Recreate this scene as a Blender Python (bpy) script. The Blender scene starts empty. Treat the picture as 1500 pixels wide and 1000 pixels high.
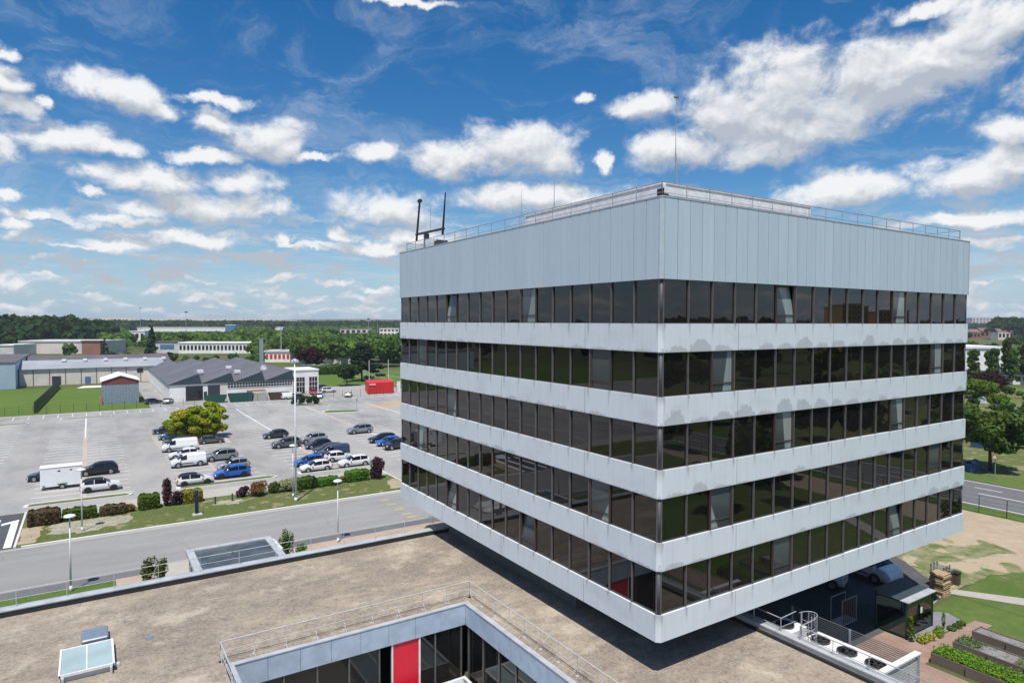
import bpy, math, random
import numpy as np
from mathutils import Vector, Matrix
random.seed(7)
R_ = math.radians
sc = bpy.context.scene
COL = sc.collection
# ------------------------------------------------------------------ camera
FPX, YAW, PITCH, ROLL = 956.71, .5742, -.0302, .0023
CAM = Vector((-21.998, -21.428, 21.0))
fw = Vector((math.sin(YAW)*math.cos(PITCH), math.cos(YAW)*math.cos(PITCH), math.sin(PITCH)))
rt = Vector((math.cos(YAW), -math.sin(YAW), 0)); up = rt.cross(fw)
CR = rt*math.cos(ROLL)+up*math.sin(ROLL); CU = -rt*math.sin(ROLL)+up*math.cos(ROLL)
cd = bpy.data.cameras.new('camera'); cam = bpy.data.objects.new('camera', cd); COL.objects.link(cam)
cam.matrix_world = Matrix(((CR.x, CU.x, -fw.x, CAM.x), (CR.y, CU.y, -fw.y, CAM.y), (CR.z, CU.z, -fw.z, CAM.z), (0, 0, 0, 1)))
cd.sensor_width = 36; cd.lens = FPX/1500*36; cd.clip_start = .1; cd.clip_end = 20000
sc.camera = cam
def ray(x, y): return fw+CR*((x-750)/FPX)-CU*((y-500)/FPX)
def gp(x, y, z=0.0):
    d = ray(x, y); t = (z-CAM.z)/d.z; p = CAM+d*t
    return (p.x, p.y)
# ------------------------------------------------------------------ exposure, sun
sc.view_settings.view_transform = 'Standard'; sc.view_settings.look = 'None'
sc.view_settings.exposure = 0.27; sc.view_settings.gamma = 1
SUN = Vector((-.25, -.34, 1)).normalized()
SUN_EL = math.asin(SUN.z); SUN_AZ = math.atan2(SUN.x, SUN.y)
sl = bpy.data.lights.new('sun', 'SUN'); sl.energy = 4.2; sl.angle = R_(.5); sl.color = (1, .955, .89)
so = bpy.data.objects.new('sun', sl); COL.objects.link(so); so.rotation_euler = (-SUN).to_track_quat('-Z', 'Y').to_euler(); so.location = (0, 0, 60)
# ------------------------------------------------------------------ node helpers
class NT:
    def __init__(s, nt): s.nt = nt; nt.nodes.clear()
    def n(s, t, _o=None, **k):
        nd = s.nt.nodes.new(t)
        ins = {}
        for a, b in k.items():
            if a.startswith('i_'): ins[a[2:]] = b
            else: setattr(nd, a, b)
        for a, b in ins.items():
            key = int(a) if a.isdigit() else a.replace('_', ' ')
            sk = nd.inputs[key]
            if isinstance(b, bpy.types.NodeSocket): s.nt.links.new(b, sk)
            elif isinstance(b, bpy.types.Node): s.nt.links.new(b.outputs[0], sk)
            else: sk.default_value = b
        return nd
    def m(s, op, a, b=0.0, c=0.0, clamp=False):
        nd = s.nt.nodes.new('ShaderNodeMath'); nd.operation = op; nd.use_clamp = clamp
        for i, v in enumerate((a, b, c)):
            if isinstance(v, bpy.types.NodeSocket): s.nt.links.new(v, nd.inputs[i])
            elif isinstance(v, bpy.types.Node): s.nt.links.new(v.outputs[0], nd.inputs[i])
            else: nd.inputs[i].default_value = v
        return nd.outputs[0]
    def v(s, op, a, b=(0, 0, 0), c=(0, 0, 0)):
        nd = s.nt.nodes.new('ShaderNodeVectorMath'); nd.operation = op
        for i, x in enumerate((a, b, c)):
            if i >= len(nd.inputs): break
            if isinstance(x, bpy.types.NodeSocket): s.nt.links.new(x, nd.inputs[i])
            elif isinstance(x, bpy.types.Node): s.nt.links.new(x.outputs[0], nd.inputs[i])
            else: nd.inputs[i].default_value = x
        return nd
    def mix(s, f, a, b):
        nd = s.nt.nodes.new('ShaderNodeMix'); nd.data_type = 'RGBA'
        for i, v in ((0, f), (6, a), (7, b)):
            if isinstance(v, bpy.types.NodeSocket): s.nt.links.new(v, nd.inputs[i])
            elif isinstance(v, bpy.types.Node): s.nt.links.new(v.outputs[0], nd.inputs[i])
            elif i: nd.inputs[i].default_value = tuple(v)+(1,) if len(v) == 3 else v
            else: nd.inputs[i].default_value = v
        return nd.outputs[2]
    def ramp(s, f, lo, hi):
        nd = s.n('ShaderNodeMapRange', interpolation_type='SMOOTHSTEP', i_Value=f, i_From_Min=lo, i_From_Max=hi)
        return nd.outputs[0]
    def noise(s, vec, scale, detail=4, rough=.55, dist=0):
        nd = s.n('ShaderNodeTexNoise', i_Scale=scale, i_Detail=detail, i_Roughness=rough, i_Distortion=dist)
        if vec is not None: s.nt.links.new(vec, nd.inputs['Vector'])
        return nd.outputs[0]
# ------------------------------------------------------------------ world: Nishita sky with cumulus clouds
w = bpy.data.worlds.new('World'); sc.world = w; w.use_nodes = True
t = NT(w.node_tree)
co = t.n('ShaderNodeTexCoord').outputs['Generated']
sky = t.n('ShaderNodeTexSky', sky_type='NISHITA', sun_disc=False, sun_elevation=SUN_EL, sun_rotation=SUN_AZ, altitude=100, air_density=1.0, dust_density=.6, ozone_density=3.0)
skyc = t.n('ShaderNodeHueSaturation', i_Saturation=1.40, i_Value=1.04, i_Hue=.501, i_Color=sky.outputs[0])
sep = t.n('ShaderNodeSeparateXYZ', i_0=co)
az = t.m('ARCTAN2', sep.outputs[0], sep.outputs[1]); el = t.m('ARCSINE', sep.outputs[2])
P = t.n('ShaderNodeCombineXYZ', i_X=az, i_Y=t.m('MULTIPLY', el, 1.0), i_Z=0.0).outputs[0]
n1 = t.n('ShaderNodeTexNoise', i_Vector=P, i_Scale=13.0, i_Detail=6.0, i_Roughness=.62)
wv = t.v('MULTIPLY_ADD', n1.outputs['Color'], (.075, .05, 0), (-.0375, -.025, 0))
Pw = t.v('ADD', P, wv.outputs[0]).outputs[0]
CL = [(5,112,34,20),(20,148,30,16),(60,146,20,6),(130,130,45,22),(185,142,62,27),(240,160,30,15),(90,198,88,24),(168,212,34,14),(12,215,24,20),(312,177,23,19),(385,198,58,30),(420,215,40,18),(462,228,34,6),(300,228,50,10),(305,142,48,9),(215,260,92,22),(345,272,58,22),(330,302,88,25),(200,305,40,13),(180,322,50,8),(172,360,46,15),(290,348,70,15),(130,280,22,7),(12,280,16,11),(40,313,40,7),(12,330,25,10),(8,352,14,9),(415,352,14,11),(548,226,36,12),(665,234,64,27),(760,218,80,36),(822,238,34,24),(880,233,9,14),(570,303,84,26),(785,288,114,21),(502,344,24,12),(610,345,40,18),(550,365,64,12),(985,218,66,27),(1065,170,85,52),(1150,130,95,66),(1260,112,105,60),(1355,90,95,52),(1425,50,85,44),(1485,28,50,40),(1355,14,50,12),(1110,218,90,22),(1205,190,80,24),(1120,188,115,42),(1300,132,120,52),(1400,88,95,48),(1240,165,90,35),(935,155,43,19),(856,148,13,9),(1475,195,50,27),(1420,255,95,28),(1250,282,128,23),(1470,240,60,30),(1455,322,85,20),(1395,322,36,13),(1455,358,62,10),(5,75,24,8),(600,4,60,6),(1560,120,70,40),(1620,260,80,30),(-60,160,60,26),(-80,280,70,20),(-50,60,50,20)]
def azel(x, y):
    d = ray(x, y).normalized(); return math.atan2(d.x, d.y), math.asin(d.z)
D = D2 = None
Pw2 = t.v('ADD', Pw, (-.006, .022, 0)).outputs[0]
def blob(a, e, ra, re):
    global D, D2
    sx, sy = 1/ra, 1/re
    for k, src in ((0, Pw), (1, Pw2)):
        q = t.v('MULTIPLY_ADD', src, (sx, sy, 0), (-a*sx, -e*sy, 0)); L = t.v('LENGTH', q.outputs[0]).outputs['Value']
        old = D2 if k else D; new = L if old is None else t.n('ShaderNodeMath', operation='SMOOTH_MIN', i_0=old, i_1=L, i_2=.22).outputs[0]
        if k: D2 = new
        else: D = new
for (cx, cy, rx, ry) in CL:
    a, e = azel(cx, cy); a2, _ = azel(cx+rx, cy); _, e2 = azel(cx, cy-ry)
    blob(a, e, abs(a2-a)*1.2, abs(e2-e)*1.2)
rr = random.Random(5)
for i in range(26):
    a = rr.uniform(1.3, 5.6); e = rr.uniform(.05, .8)
    blob(a if a < math.pi else a-2*math.pi, e, .06+.25*e*rr.random(), .02+.09*e*rr.random())
Pq = t.v('MULTIPLY', P, (1.0, 1.35, 1)).outputs[0]
n2 = t.noise(Pq, 15.0, 10, .62, .25)
n3 = t.noise(P, 9.0, 5, .6)
Dc = t.m('MINIMUM', D, 2.2); D2c = t.m('MINIMUM', D2, 2.2)
dd = t.m('ADD', t.m('SUBTRACT', 1.0, Dc), t.m('MULTIPLY', t.m('SUBTRACT', n2, .5), 2.1))
mask = t.m('POWER', t.ramp(dd, -.22, .58), 1.2)
# small puffs low over the horizon
Pp = t.v('MULTIPLY', Pw, (15.0, 52.0, 1)).outputs[0]
pn = t.noise(Pp, 1.0, 6, .55); pn2 = t.noise(t.v('ADD', Pp, (0, .35, 0)).outputs[0], 1.0, 3, .5)
bandm = t.m('MULTIPLY', t.ramp(el, .19, .10), t.ramp(el, -.01, .02))
puff = t.m('MULTIPLY', t.ramp(pn, .46, .60), bandm)
mask = t.m('MAXIMUM', mask, t.m('MULTIPLY', puff, .95))
# thin streaks near the horizon and cirrus veils
Ps = t.v('MULTIPLY', P, (3.0, 26.0, 1)).outputs[0]
st = t.noise(Ps, 2.6, 6, .6)
low = t.m('MULTIPLY', t.ramp(el, .21, .05), t.ramp(st, .46, .74))
Pc = t.v('MULTIPLY', t.v('ADD', P, wv.outputs[0]).outputs[0], (2.2, 5.5, 1)).outputs[0]
ci = t.noise(Pc, 2.1, 9, .66, .9)
cir = t.m('MULTIPLY', t.ramp(ci, .46, .80), .50)
veil = t.m('MAXIMUM', t.m('MULTIPLY', low, .7), cir)
# cloud tone: sunlit tops, grey bases and cores
top = t.m('MULTIPLY', t.m('SUBTRACT', D2c, Dc), 1.15)
Pu = t.v('ADD', Pq, (-.004, .014, 0)).outputs[0]
n2u = t.noise(Pu, 15.0, 10, .62, .25)
lit = t.m('ADD', t.m('ADD', .42, top), t.m('MULTIPLY', t.m('SUBTRACT', n2, n2u), 2.6))
lit = t.m('SUBTRACT', lit, t.m('MULTIPLY', t.ramp(dd, .2, 1.1), .25))
lit = t.m('ADD', lit, t.m('MULTIPLY', t.m('SUBTRACT', n3, .5), .7))
lit = t.m('ADD', lit, t.m('MULTIPLY', t.m('MULTIPLY', t.m('SUBTRACT', pn, pn2), bandm), 2.0))
ccol = t.mix(t.m('MULTIPLY', lit, 1.0, clamp=True), (4.5, 4.95, 5.6), (8.7, 8.8, 8.9))
hz = t.ramp(el, .20, -.02)
base = t.mix(t.m('MULTIPLY', hz, .68), skyc.outputs[0], (3.1, 4.9, 7.2))
c1 = t.mix(veil, base, (5.6, 6.3, 7.1))
c2 = t.mix(t.m('MULTIPLY', mask, .97), c1, ccol)
bg = t.n('ShaderNodeBackground', i_Color=c2, i_Strength=.088)
t.n('ShaderNodeOutputWorld', i_Surface=bg.outputs[0])
w.cycles.sampling_method = 'MANUAL'; w.cycles.sample_map_resolution = 512
sc.cycles.max_bounces = 6; sc.cycles.transparent_max_bounces = 12

# ------------------------------------------------------------------ materials
MATS = {}
def newmat(name):
    m = bpy.data.materials.new(name); m.use_nodes = True; MATS[name] = m
    return m, NT(m.node_tree)
def fin(t, col, rough=.6, metal=0.0, bump=None, bs=.2, bd=.02, spec=.5, **k):
    p = t.n('ShaderNodeBsdfPrincipled', i_Roughness=rough, i_Metallic=metal)
    p.inputs['Specular IOR Level'].default_value = spec
    if isinstance(col, (bpy.types.NodeSocket,)): t.nt.links.new(col, p.inputs[0])
    else: p.inputs[0].default_value = tuple(col)+(1,)
    for a, b in k.items(): p.inputs[a.replace('_', ' ')].default_value = b
    if bump is not None:
        b = t.n('ShaderNodeBump', i_Strength=bs, i_Distance=bd, i_Height=bump); t.nt.links.new(b.outputs[0], p.inputs['Normal'])
    t.n('ShaderNodeOutputMaterial', i_Surface=p.outputs[0]); return p
def pm(name, col, rough=.6, metal=0., var=.12, sc_=3., spec=.5, **k):
    """painted / plain material with slight tonal wear"""
    m, t = newmat(name)
    c = t.n('ShaderNodeTexCoord').outputs['Object']
    n = t.noise(c, sc_, 4)
    col2 = t.mix(t.ramp(n, .3, .7), [x*(1-var) for x in col], [min(1, x*(1+var*.6)) for x in col])
    fin(t, col2, rough, metal, spec=spec, **k); return m
def geo(t): return t.n('ShaderNodeNewGeometry').outputs['Position']
def ground_mat(name, cols, big=.06, mid=.6, fine=14, str_=None, rough=.9, bs=.3, bd=.03, lo=.35, hi=.65, specks=None):
    m, t = newmat(name); g = geo(t)
    gb = t.v('MULTIPLY', g, str_).outputs[0] if str_ else g
    a = t.ramp(t.noise(gb, big, 5, .6, .4), lo, hi); b = t.ramp(t.noise(gb, mid, 5, .65), .33, .67); f = t.noise(g, fine, 3, .7)
    c = t.mix(a, cols[0], cols[1]); c = t.mix(t.m('MULTIPLY', b, .55), c, cols[2])
    c = t.mix(t.m('MULTIPLY', t.ramp(f, .35, .75), .35), c, cols[3])
    if specks:
        s = t.ramp(t.noise(g, specks[1], 2, .5), specks[2], specks[2]+.06); c = t.mix(t.m('MULTIPLY', s, specks[3]), c, specks[0])
    if 'asphalt' in name:
        wg = t.v('ADD', g, t.v('SCALE', t.n('ShaderNodeTexNoise', i_Vector=g, i_Scale=.5, i_Detail=4.0).outputs['Color'])).outputs[0]
        for sc_, wdt, amt in ((.17, .010, .16), (.05, .004, .25)):
            vo = t.n('ShaderNodeTexVoronoi', feature='DISTANCE_TO_EDGE', i_Vector=wg, i_Scale=sc_); c = t.mix(t.m('MULTIPLY', t.ramp(vo.outputs[0], wdt, .0), amt), c, (.09, .09, .088))
        vc = t.n('ShaderNodeTexVoronoi', distance='CHEBYCHEV', i_Vector=g, i_Scale=.07); pt = t.m('LESS_THAN', t.n('ShaderNodeSeparateColor', i_0=vc.outputs['Color']).outputs[0], .16)
        c = t.mix(t.m('MULTIPLY', t.m('MULTIPLY', pt, t.ramp(vc.outputs['Distance'], .34, .30)), .2), c, [x*.62 for x in cols[1]])
        oil = t.ramp(t.noise(g, .55, 4, .5), .68, .76); c = t.mix(t.m('MULTIPLY', oil, .35), c, (.10, .10, .10))
    fin(t, c, rough, bump=f, bs=bs, bd=bd, spec=.2); return m
ground_mat('fields', [(.055, .085, .025), (.09, .11, .035), (.15, .14, .06), (.04, .06, .02)], .004, .03, .3)
ground_mat('lot_asphalt', [(.345, .335, .315), (.235, .23, .222), (.43, .41, .375), (.19, .187, .18)], .05, .25, 6, (1, .4, 1))
ground_mat('road_asphalt', [(.24, .237, .232), (.30, .295, .285), (.20, .198, .195), (.37, .355, .33)], .05, .5, 9, (.25, 1.3, 1))
ground_mat('main_asphalt', [(.13, .132, .14), (.16, .16, .165), (.11, .11, .115), (.19, .19, .18)], .05, .5, 9, (1, .3, 1))
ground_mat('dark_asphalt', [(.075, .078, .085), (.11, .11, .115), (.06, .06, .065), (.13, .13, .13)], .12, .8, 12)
ground_mat('lawn', [(.075, .13, .024), (.115, .165, .04), (.055, .10, .02), (.16, .18, .06)], .12, .9, 7, rough=.95, bs=.6, bd=.08)
ground_mat('far_lawn', [(.085, .15, .02), (.11, .17, .03), (.07, .12, .02), (.13, .17, .05)], .03, .3, 3, rough=.95)
ground_mat('verge_grass', [(.10, .135, .035), (.13, .145, .05), (.085, .12, .03), (.21, .18, .09)], .12, .9, 8, rough=.95, bs=.6, bd=.06, specks=((.33, .27, .18), .55, .58, .6))
ground_mat('dirt', [(.42, .33, .235), (.36, .28, .19), (.50, .41, .30), (.22, .19, .11)], .15, .8, 9, bs=.5, bd=.06)
ground_mat('dry_lawn', [(.42, .34, .24), (.085, .135, .03), (.46, .37, .26), (.16, .15, .07)], .14, .7, 8, bs=.5, bd=.05, lo=.49, hi=.53)
ground_mat('sand_gravel', [(.43, .33, .24), (.36, .28, .20), (.50, .40, .30), (.25, .20, .14)], .3, 1.2, 9, bs=.4)
ground_mat('stone_rubble', [(.42, .39, .31), (.30, .27, .17), (.52, .48, .40), (.13, .14, .05)], .8, 2.6, 6, bs=.8, bd=.15)
ground_mat('grey_gravel', [(.20, .20, .22), (.26, .25, .27), (.16, .16, .17), (.30, .30, .31)], .6, 3, 20, bs=.6, bd=.04)
ground_mat('concrete_path', [(.40, .375, .33), (.46, .43, .38), (.35, .33, .29), (.30, .28, .25)], .2, 1.2, 12)
ground_mat('soil', [(.16, .14, .13), (.26, .25, .25), (.34, .33, .33), (.08, .06, .045)], 1.5, 5, 16, bs=.8, bd=.05)
ground_mat('old_wood', [(.17, .135, .115), (.21, .17, .145), (.14, .115, .10), (.10, .08, .07)], .5, 3, 14, (1, .4, 6))
ground_mat('kerbstone', [(.66, .65, .63), (.55, .54, .52), (.7, .69, .68), (.42, .41, .4)], .2, 1, 9)
ground_mat('line_paint', [(.74, .74, .72), (.64, .64, .62), (.78, .78, .77), (.5, .5, .48)], .2, 1.3, 4)
ground_mat('faded_paint', [(.74, .73, .71), (.58, .575, .57), (.78, .77, .76), (.46, .46, .45)], .15, .9, 4)
ground_mat('beige_paint', [(.47, .38, .32), (.40, .33, .28), (.55, .48, .42), (.28, .25, .22)], .2, 1, 4)
ground_mat('yellow_paint', [(.48, .40, .16), (.36, .33, .2), (.5, .44, .2), (.25, .24, .2)], .5, 3, 8)
ground_mat('white_paint', [(.78, .78, .78), (.72, .72, .72), (.8, .8, .8), (.6, .6, .6)], .5, 3, 8)
# podium roof felt: streaky, blotchy grey brown
m, t = newmat('roof_felt'); g = geo(t)
a = t.ramp(t.noise(g, .17, 6, .65, .6), .38, .62); b = t.ramp(t.noise(t.v('MULTIPLY', g, (.8, 1.7, 1)).outputs[0], .8, 6, .7, .3), .36, .66)
f = t.noise(g, 7, 5, .8); cst = t.m('MULTIPLY', t.ramp(t.noise(g, .38, 6, .7), .50, .68), .62)
c = t.mix(a, (.255, .212, .168), (.365, .305, .235)); c = t.mix(t.m('MULTIPLY', b, .6), c, (.165, .145, .125)); c = t.mix(cst, c, (.54, .47, .37))
c = t.mix(t.m('MULTIPLY', t.ramp(f, .45, .68), .5), c, (.44, .39, .31)); c = t.mix(t.m('MULTIPLY', t.ramp(f, .5, .3), .65), c, (.085, .072, .062))
fin(t, c, .95, bump=f, bs=.6, bd=.05, spec=.15)
# brick paving
m, t = newmat('brick_paving'); g = geo(t)
br = t.n('ShaderNodeTexBrick', i_Vector=g, i_Scale=4.5, i_Mortar_Size=.03, i_Bias=.0)
br.inputs['Color1'].default_value = (.34, .21, .165, 1); br.inputs['Color2'].default_value = (.26, .16, .125, 1); br.inputs['Mortar'].default_value = (.24, .19, .15, 1)
c = t.mix(t.m('MULTIPLY', t.ramp(t.noise(g, .9, 5), .4, .7), .4), br.outputs[0], (.42, .30, .24)); fin(t, c, .9, bump=br.outputs['Fac'], bs=.3, bd=-.02)
# tower cladding: light blue grey sheet metal
def cladding(name, col, stains):
    m, t = newmat(name); c = t.n('ShaderNodeTexCoord').outputs['Object']; g = t.n('ShaderNodeNewGeometry')
    ri = g.outputs['Random Per Island']
    base = t.mix(ri, [x*.97 for x in col], [x*1.03 for x in col])
    sp = t.n('ShaderNodeSeparateXYZ', i_0=c)
    vert = t.noise(t.v('MULTIPLY', c, (3.0, 3.0, .12)).outputs[0], 1.2, 4)
    base = t.mix(t.m('MULTIPLY', t.ramp(vert, .4, .75), .22), base, [x*.72 for x in col])
    if stains:
        u = t.m('ADD', sp.outputs[0], sp.outputs[1]); cell = t.m('DIVIDE', t.m('SUBTRACT', u, .22), 1.66)
        fl = t.m('FLOOR', cell); fr = t.m('SUBTRACT', cell, fl)
        zz = t.m('DIVIDE', t.m('ADD', sp.outputs[2], .06), 3.4); zf = t.m('FLOOR', zz); zr = t.m('MULTIPLY', t.m('SUBTRACT', zz, zf), 3.4)
        side = t.ramp(sp.outputs[1], .25, .05)   # 1 on the right-hand face
        wn = t.n('ShaderNodeTexWhiteNoise', noise_dimensions='3D', i_Vector=t.n('ShaderNodeCombineXYZ', i_X=fl, i_Y=zf, i_Z=side).outputs[0]).outputs[0]
        nn = t.noise(c, 2.2, 5)
        big = t.noise(t.n('ShaderNodeCombineXYZ', i_X=t.m('MULTIPLY', u, .10), i_Y=t.m('MULTIPLY', zf, 1.7), i_Z=t.m('MULTIPLY', side, 3.3)).outputs[0], 1.0, 2)
        q = t.m('SUBTRACT', t.m('MULTIPLY', t.m('ADD', fr, t.m('MULTIPLY', t.m('SUBTRACT', nn, .5), .8)), 2.0), 1.0)
        par = t.m('SUBTRACT', 1.0, t.m('MULTIPLY', q, q))
        amp = t.m('MULTIPLY', t.m('MULTIPLY', t.m('ADD', t.m('MULTIPLY', wn, .85), .25), t.ramp(big, .36, .62)), t.m('ADD', .32, t.m('MULTIPLY', side, .55)))
        h = t.m('MULTIPLY', par, amp); dlt = t.m('SUBTRACT', h, t.m('ADD', zr, t.m('MULTIPLY', t.m('SUBTRACT', t.noise(c, 5, 4), .5), .45)))
        upper = t.ramp(zf, .4, .6)
        arch = t.m('MULTIPLY', t.m('MULTIPLY', t.ramp(dlt, -.05, .14), .46), upper)
        rim = t.m('MULTIPLY', t.m('MULTIPLY', t.m('MULTIPLY', t.ramp(dlt, -.01, .03), t.ramp(dlt, .14, .04)), .12), upper)
        base = t.mix(arch, base, (.28, .29, .31)); base = t.mix(rim, base, (.20, .18, .17))
        # streaks under the mullions
        fd = t.m('ABSOLUTE', t.m('SUBTRACT', t.m('FRACT', t.m('ADD', cell, .5)), .5))
        ln = t.m('ADD', .25, t.m('MULTIPLY', wn, .9)); tt = t.m('SUBTRACT', 1.337, zr)
        str_ = t.m('MULTIPLY', t.ramp(fd, .085, .0), t.ramp(tt, ln, 0.0))
        base = t.mix(t.m('MULTIPLY', str_, t.m('ADD', .32, t.m('MULTIPLY', nn, .4))), base, (.17, .165, .16))
        jf = t.m('FRACT', t.m('DIVIDE', t.m('ADD', u, 1.66*.0+2.9), 8.35)); base = t.mix(t.m('MULTIPLY', t.m('LESS_THAN', jf, .0042), .7), base, (.12, .13, .14))
        gr = t.ramp(t.noise(t.v('MULTIPLY', c, (.35, .35, .8)).outputs[0], 1.0, 5, .65), .48, .75); base = t.mix(t.m('MULTIPLY', gr, .22), base, (.36, .35, .33))
        edge = t.m('MULTIPLY', t.ramp(zr, .06, .0), .35); base = t.mix(edge, base, (.22, .18, .16))
    else:
        dt = t.m('MULTIPLY', t.ramp(t.noise(t.v('MULTIPLY', c, (1, 1, .25)).outputs[0], .5, 5), .5, .75), .12); base = t.mix(dt, base, (.30, .32, .34))
    fin(t, base, .5, 0, bump=t.noise(c, .8, 2), bs=.10, bd=.05, spec=.4)
cladding('tower_cladding', (.485, .575, .63), False); cladding('spandrel_cladding', (.665, .71, .738), True)
pm('corner_cladding', (.40, .475, .52), .6, 0, .06)
pm('fascia_blue', (.40, .475, .57), .5, 0, .14, 1.5); pm('roof_white', (.82, .80, .80), .6, 0, .12); pm('coping_metal', (.55, .56, .57), .45, .3, .15, 1.2)
pm('rail_galv', (.50, .51, .52), .5, .1, .15); pm('steel', (.34, .35, .36), .55, .2, .15); pm('dark_steel', (.045, .05, .055), .45, .3); pm('mullion_metal', (.13, .12, .115), .5, .1); pm('column_metal', (.085, .085, .095), .6, 0)
pm('bitumen', (.02, .02, .02), .8); pm('soffit', (.10, .10, .10), .8); pm('sash_brown', (.062, .04, .033), .5)
pm('concrete', (.42, .40, .37), .85, 0, .2); pm('red_panel', (.72, .006, .03), .35, 0, .04); pm('white_frame', (.75, .75, .75), .5)
pm('pole_white', (.70, .71, .72), .4, 0, .06); pm('navy', (.012, .015, .06), .4); pm('glass_green', (.36, .46, .455), .1, 0, .12, .8)
pm('lid_blue', (.25, .30, .36), .3, .3); pm('canopy_glass', (.075, .085, .08), .12, 0, .5, .6); pm('white_sheet', (.8, .8, .8), .5, 0, .04)
pm('tyre', (.012, .012, .013), .8); pm('rim', (.42, .43, .45), .35, .8); pm('dark_rim', (.03, .03, .03), .4, .5); pm('lamp_clear', (.75, .77, .8), .15); pm('lamp_red', (.35, .01, .01), .2)
pm('plastic_black', (.016, .016, .018), .6); pm('plate', (.7, .7, .68), .5)
pm('beige_wall', (.70, .63, .56), .85, 0, .1, .4); pm('white_wall', (.84, .82, .77), .8, 0, .1, .4); pm('offwhite_wall', (.6, .59, .56), .8, 0, .12, .2); pm('blue_wall', (.38, .47, .56), .6, .1, .08, .3)
pm('shed_metal', (.30, .35, .42), .5, .3, .15); pm('shed_red', (.20, .065, .05), .6, 0, .2); pm('mesh_green', (.010, .045, .022), .6); pm('roof_dark_blue', (.035, .055, .07), .6); pm('slat_dark', (.13, .15, .155), .5, .2); pm('slat_grey', (.42, .46, .50), .4, .4)
pm('brick_red', (.30, .14, .11), .9, 0, .2, .1); pm('tile_roof', (.21, .12, .10), .9, 0, .25, .2); pm('container_red', (.62, .022, .025), .5, 0, .12, .4); pm('bin_green', (.015, .09, .07), .6); pm('bin_brown', (.09, .06, .04), .7)
pm('pallet_wood', (.50, .36, .21), .85, 0, .25, 6); pm('crate_grey', (.22, .20, .19), .8, 0, .2); pm('window_dark', (.02, .025, .03), .1); pm('door_blue', (.08, .19, .32), .5); pm('door_dark', (.04, .045, .055), .6)
pm('terracotta', (.55, .24, .10), .8, 0, .2, .1); pm('ochre_wall', (.55, .36, .10), .8, 0, .2, .1); pm('cream_wall', (.66, .60, .54), .8, 0, .1, .1); pm('blue_tarp', (.035, .09, .20), .6); pm('bark', (.09, .065, .045), .9, 0, .3, 4); pm('sign_red', (.6, .05, .04), .5)
# corrugated workshop roof
def corr(name, c1, c2, sx):
    m, t = newmat(name); g = geo(t); wv = t.n('ShaderNodeTexWave', i_Vector=g, i_Scale=sx, i_Distortion=0.2, bands_direction='X')
    n = t.ramp(t.noise(g, .12, 5, .6), .4, .65)
    c = t.mix(n, c1, c2); c = t.mix(t.m('MULTIPLY', wv.outputs['Fac'], .35), c, [x*.6 for x in c1]); fin(t, c, .7, .1)
corr('sawtooth_sheet', (.125, .125, .14), (.165, .16, .175), .8); corr('grey_sheet', (.33, .35, .37), (.40, .42, .44), .6); corr('dark_sheet', (.12, .105, .115), (.17, .15, .16), .6)
# tinted facade glass
def glass_mat(name, col, rough=.015, ior=1.5, tr=0, spec=.5):
    m, t = newmat(name); g = t.n('ShaderNodeNewGeometry'); c = t.n('ShaderNodeTexCoord').outputs['Object']
    k = t.n('ShaderNodeObjectInfo').outputs['Random']
    cc = t.mix(k, [x*.5 for x in col], [x*1.7 for x in col])
    fin(t, cc, rough, spec=spec, IOR=ior, bump=t.noise(c, .5, 1), bs=.04, bd=.02)
glass_mat('tinted_glass', (.008, .007, .0065), .01, 1.62); glass_mat('court_glass', (.008, .008, .008)); glass_mat('car_glass', (.012, .014, .016), .04)
# ventilation sash: paler glass with a curtain pattern behind
m, t = newmat('curtain_glass'); c = t.n('ShaderNodeTexCoord').outputs['Object']; sp = t.n('ShaderNodeSeparateXYZ', i_0=c)
k = t.n('ShaderNodeObjectInfo').outputs['Random']
fr = t.m('FRACT', t.m('DIVIDE', t.m('SUBTRACT', t.m('ADD', sp.outputs[0], sp.outputs[1]), .35), 1.668)); zz = t.m('DIVIDE', t.m('SUBTRACT', t.m('MULTIPLY', t.m('FRACT', t.m('DIVIDE', t.m('ADD', sp.outputs[2], .06), 3.4)), 3.4), 1.34), 2.06)
edge = t.m('ADD', t.m('ADD', t.m('MULTIPLY', zz, t.m('SUBTRACT', t.m('MULTIPLY', k, 1.1), .3)), t.m('MULTIPLY', t.m('FRACT', t.m('MULTIPLY', k, 13.7)), .45)), .28)
flip = t.m('GREATER_THAN', k, .55); fr = t.m('ABSOLUTE', t.m('SUBTRACT', fr, t.m('MULTIPLY', flip, .92))); s = t.m('MULTIPLY', t.ramp(t.m('SUBTRACT', fr, edge), .0, .05), t.ramp(t.m('FRACT', t.m('MULTIPLY', k, 7.3)), .15, .5)); fold = t.noise(t.v('MULTIPLY', c, (7, 7, .3)).outputs[0], 1, 3)
c2 = t.mix(t.m('MULTIPLY', s, .8), t.mix(zz, (.035, .042, .045), (.085, .105, .11)), t.mix(fold, (.16, .22, .20), (.42, .49, .46))); fin(t, c2, .06)
# clear sheet glass
m, t = newmat('clear_glass'); tr = t.n('ShaderNodeBsdfTransparent', i_Color=(.88, .93, .90, 1)); gl = t.n('ShaderNodeBsdfGlossy', i_Color=(.9, .95, .95, 1), i_Roughness=.02)
fr = t.n('ShaderNodeFresnel', i_IOR=1.5); mx = t.n('ShaderNodeMixShader', i_0=t.m('ADD', fr.outputs[0], .03)); t.nt.links.new(tr.outputs[0], mx.inputs[1]); t.nt.links.new(gl.outputs[0], mx.inputs[2]); t.n('ShaderNodeOutputMaterial', i_Surface=mx.outputs[0])
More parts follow.
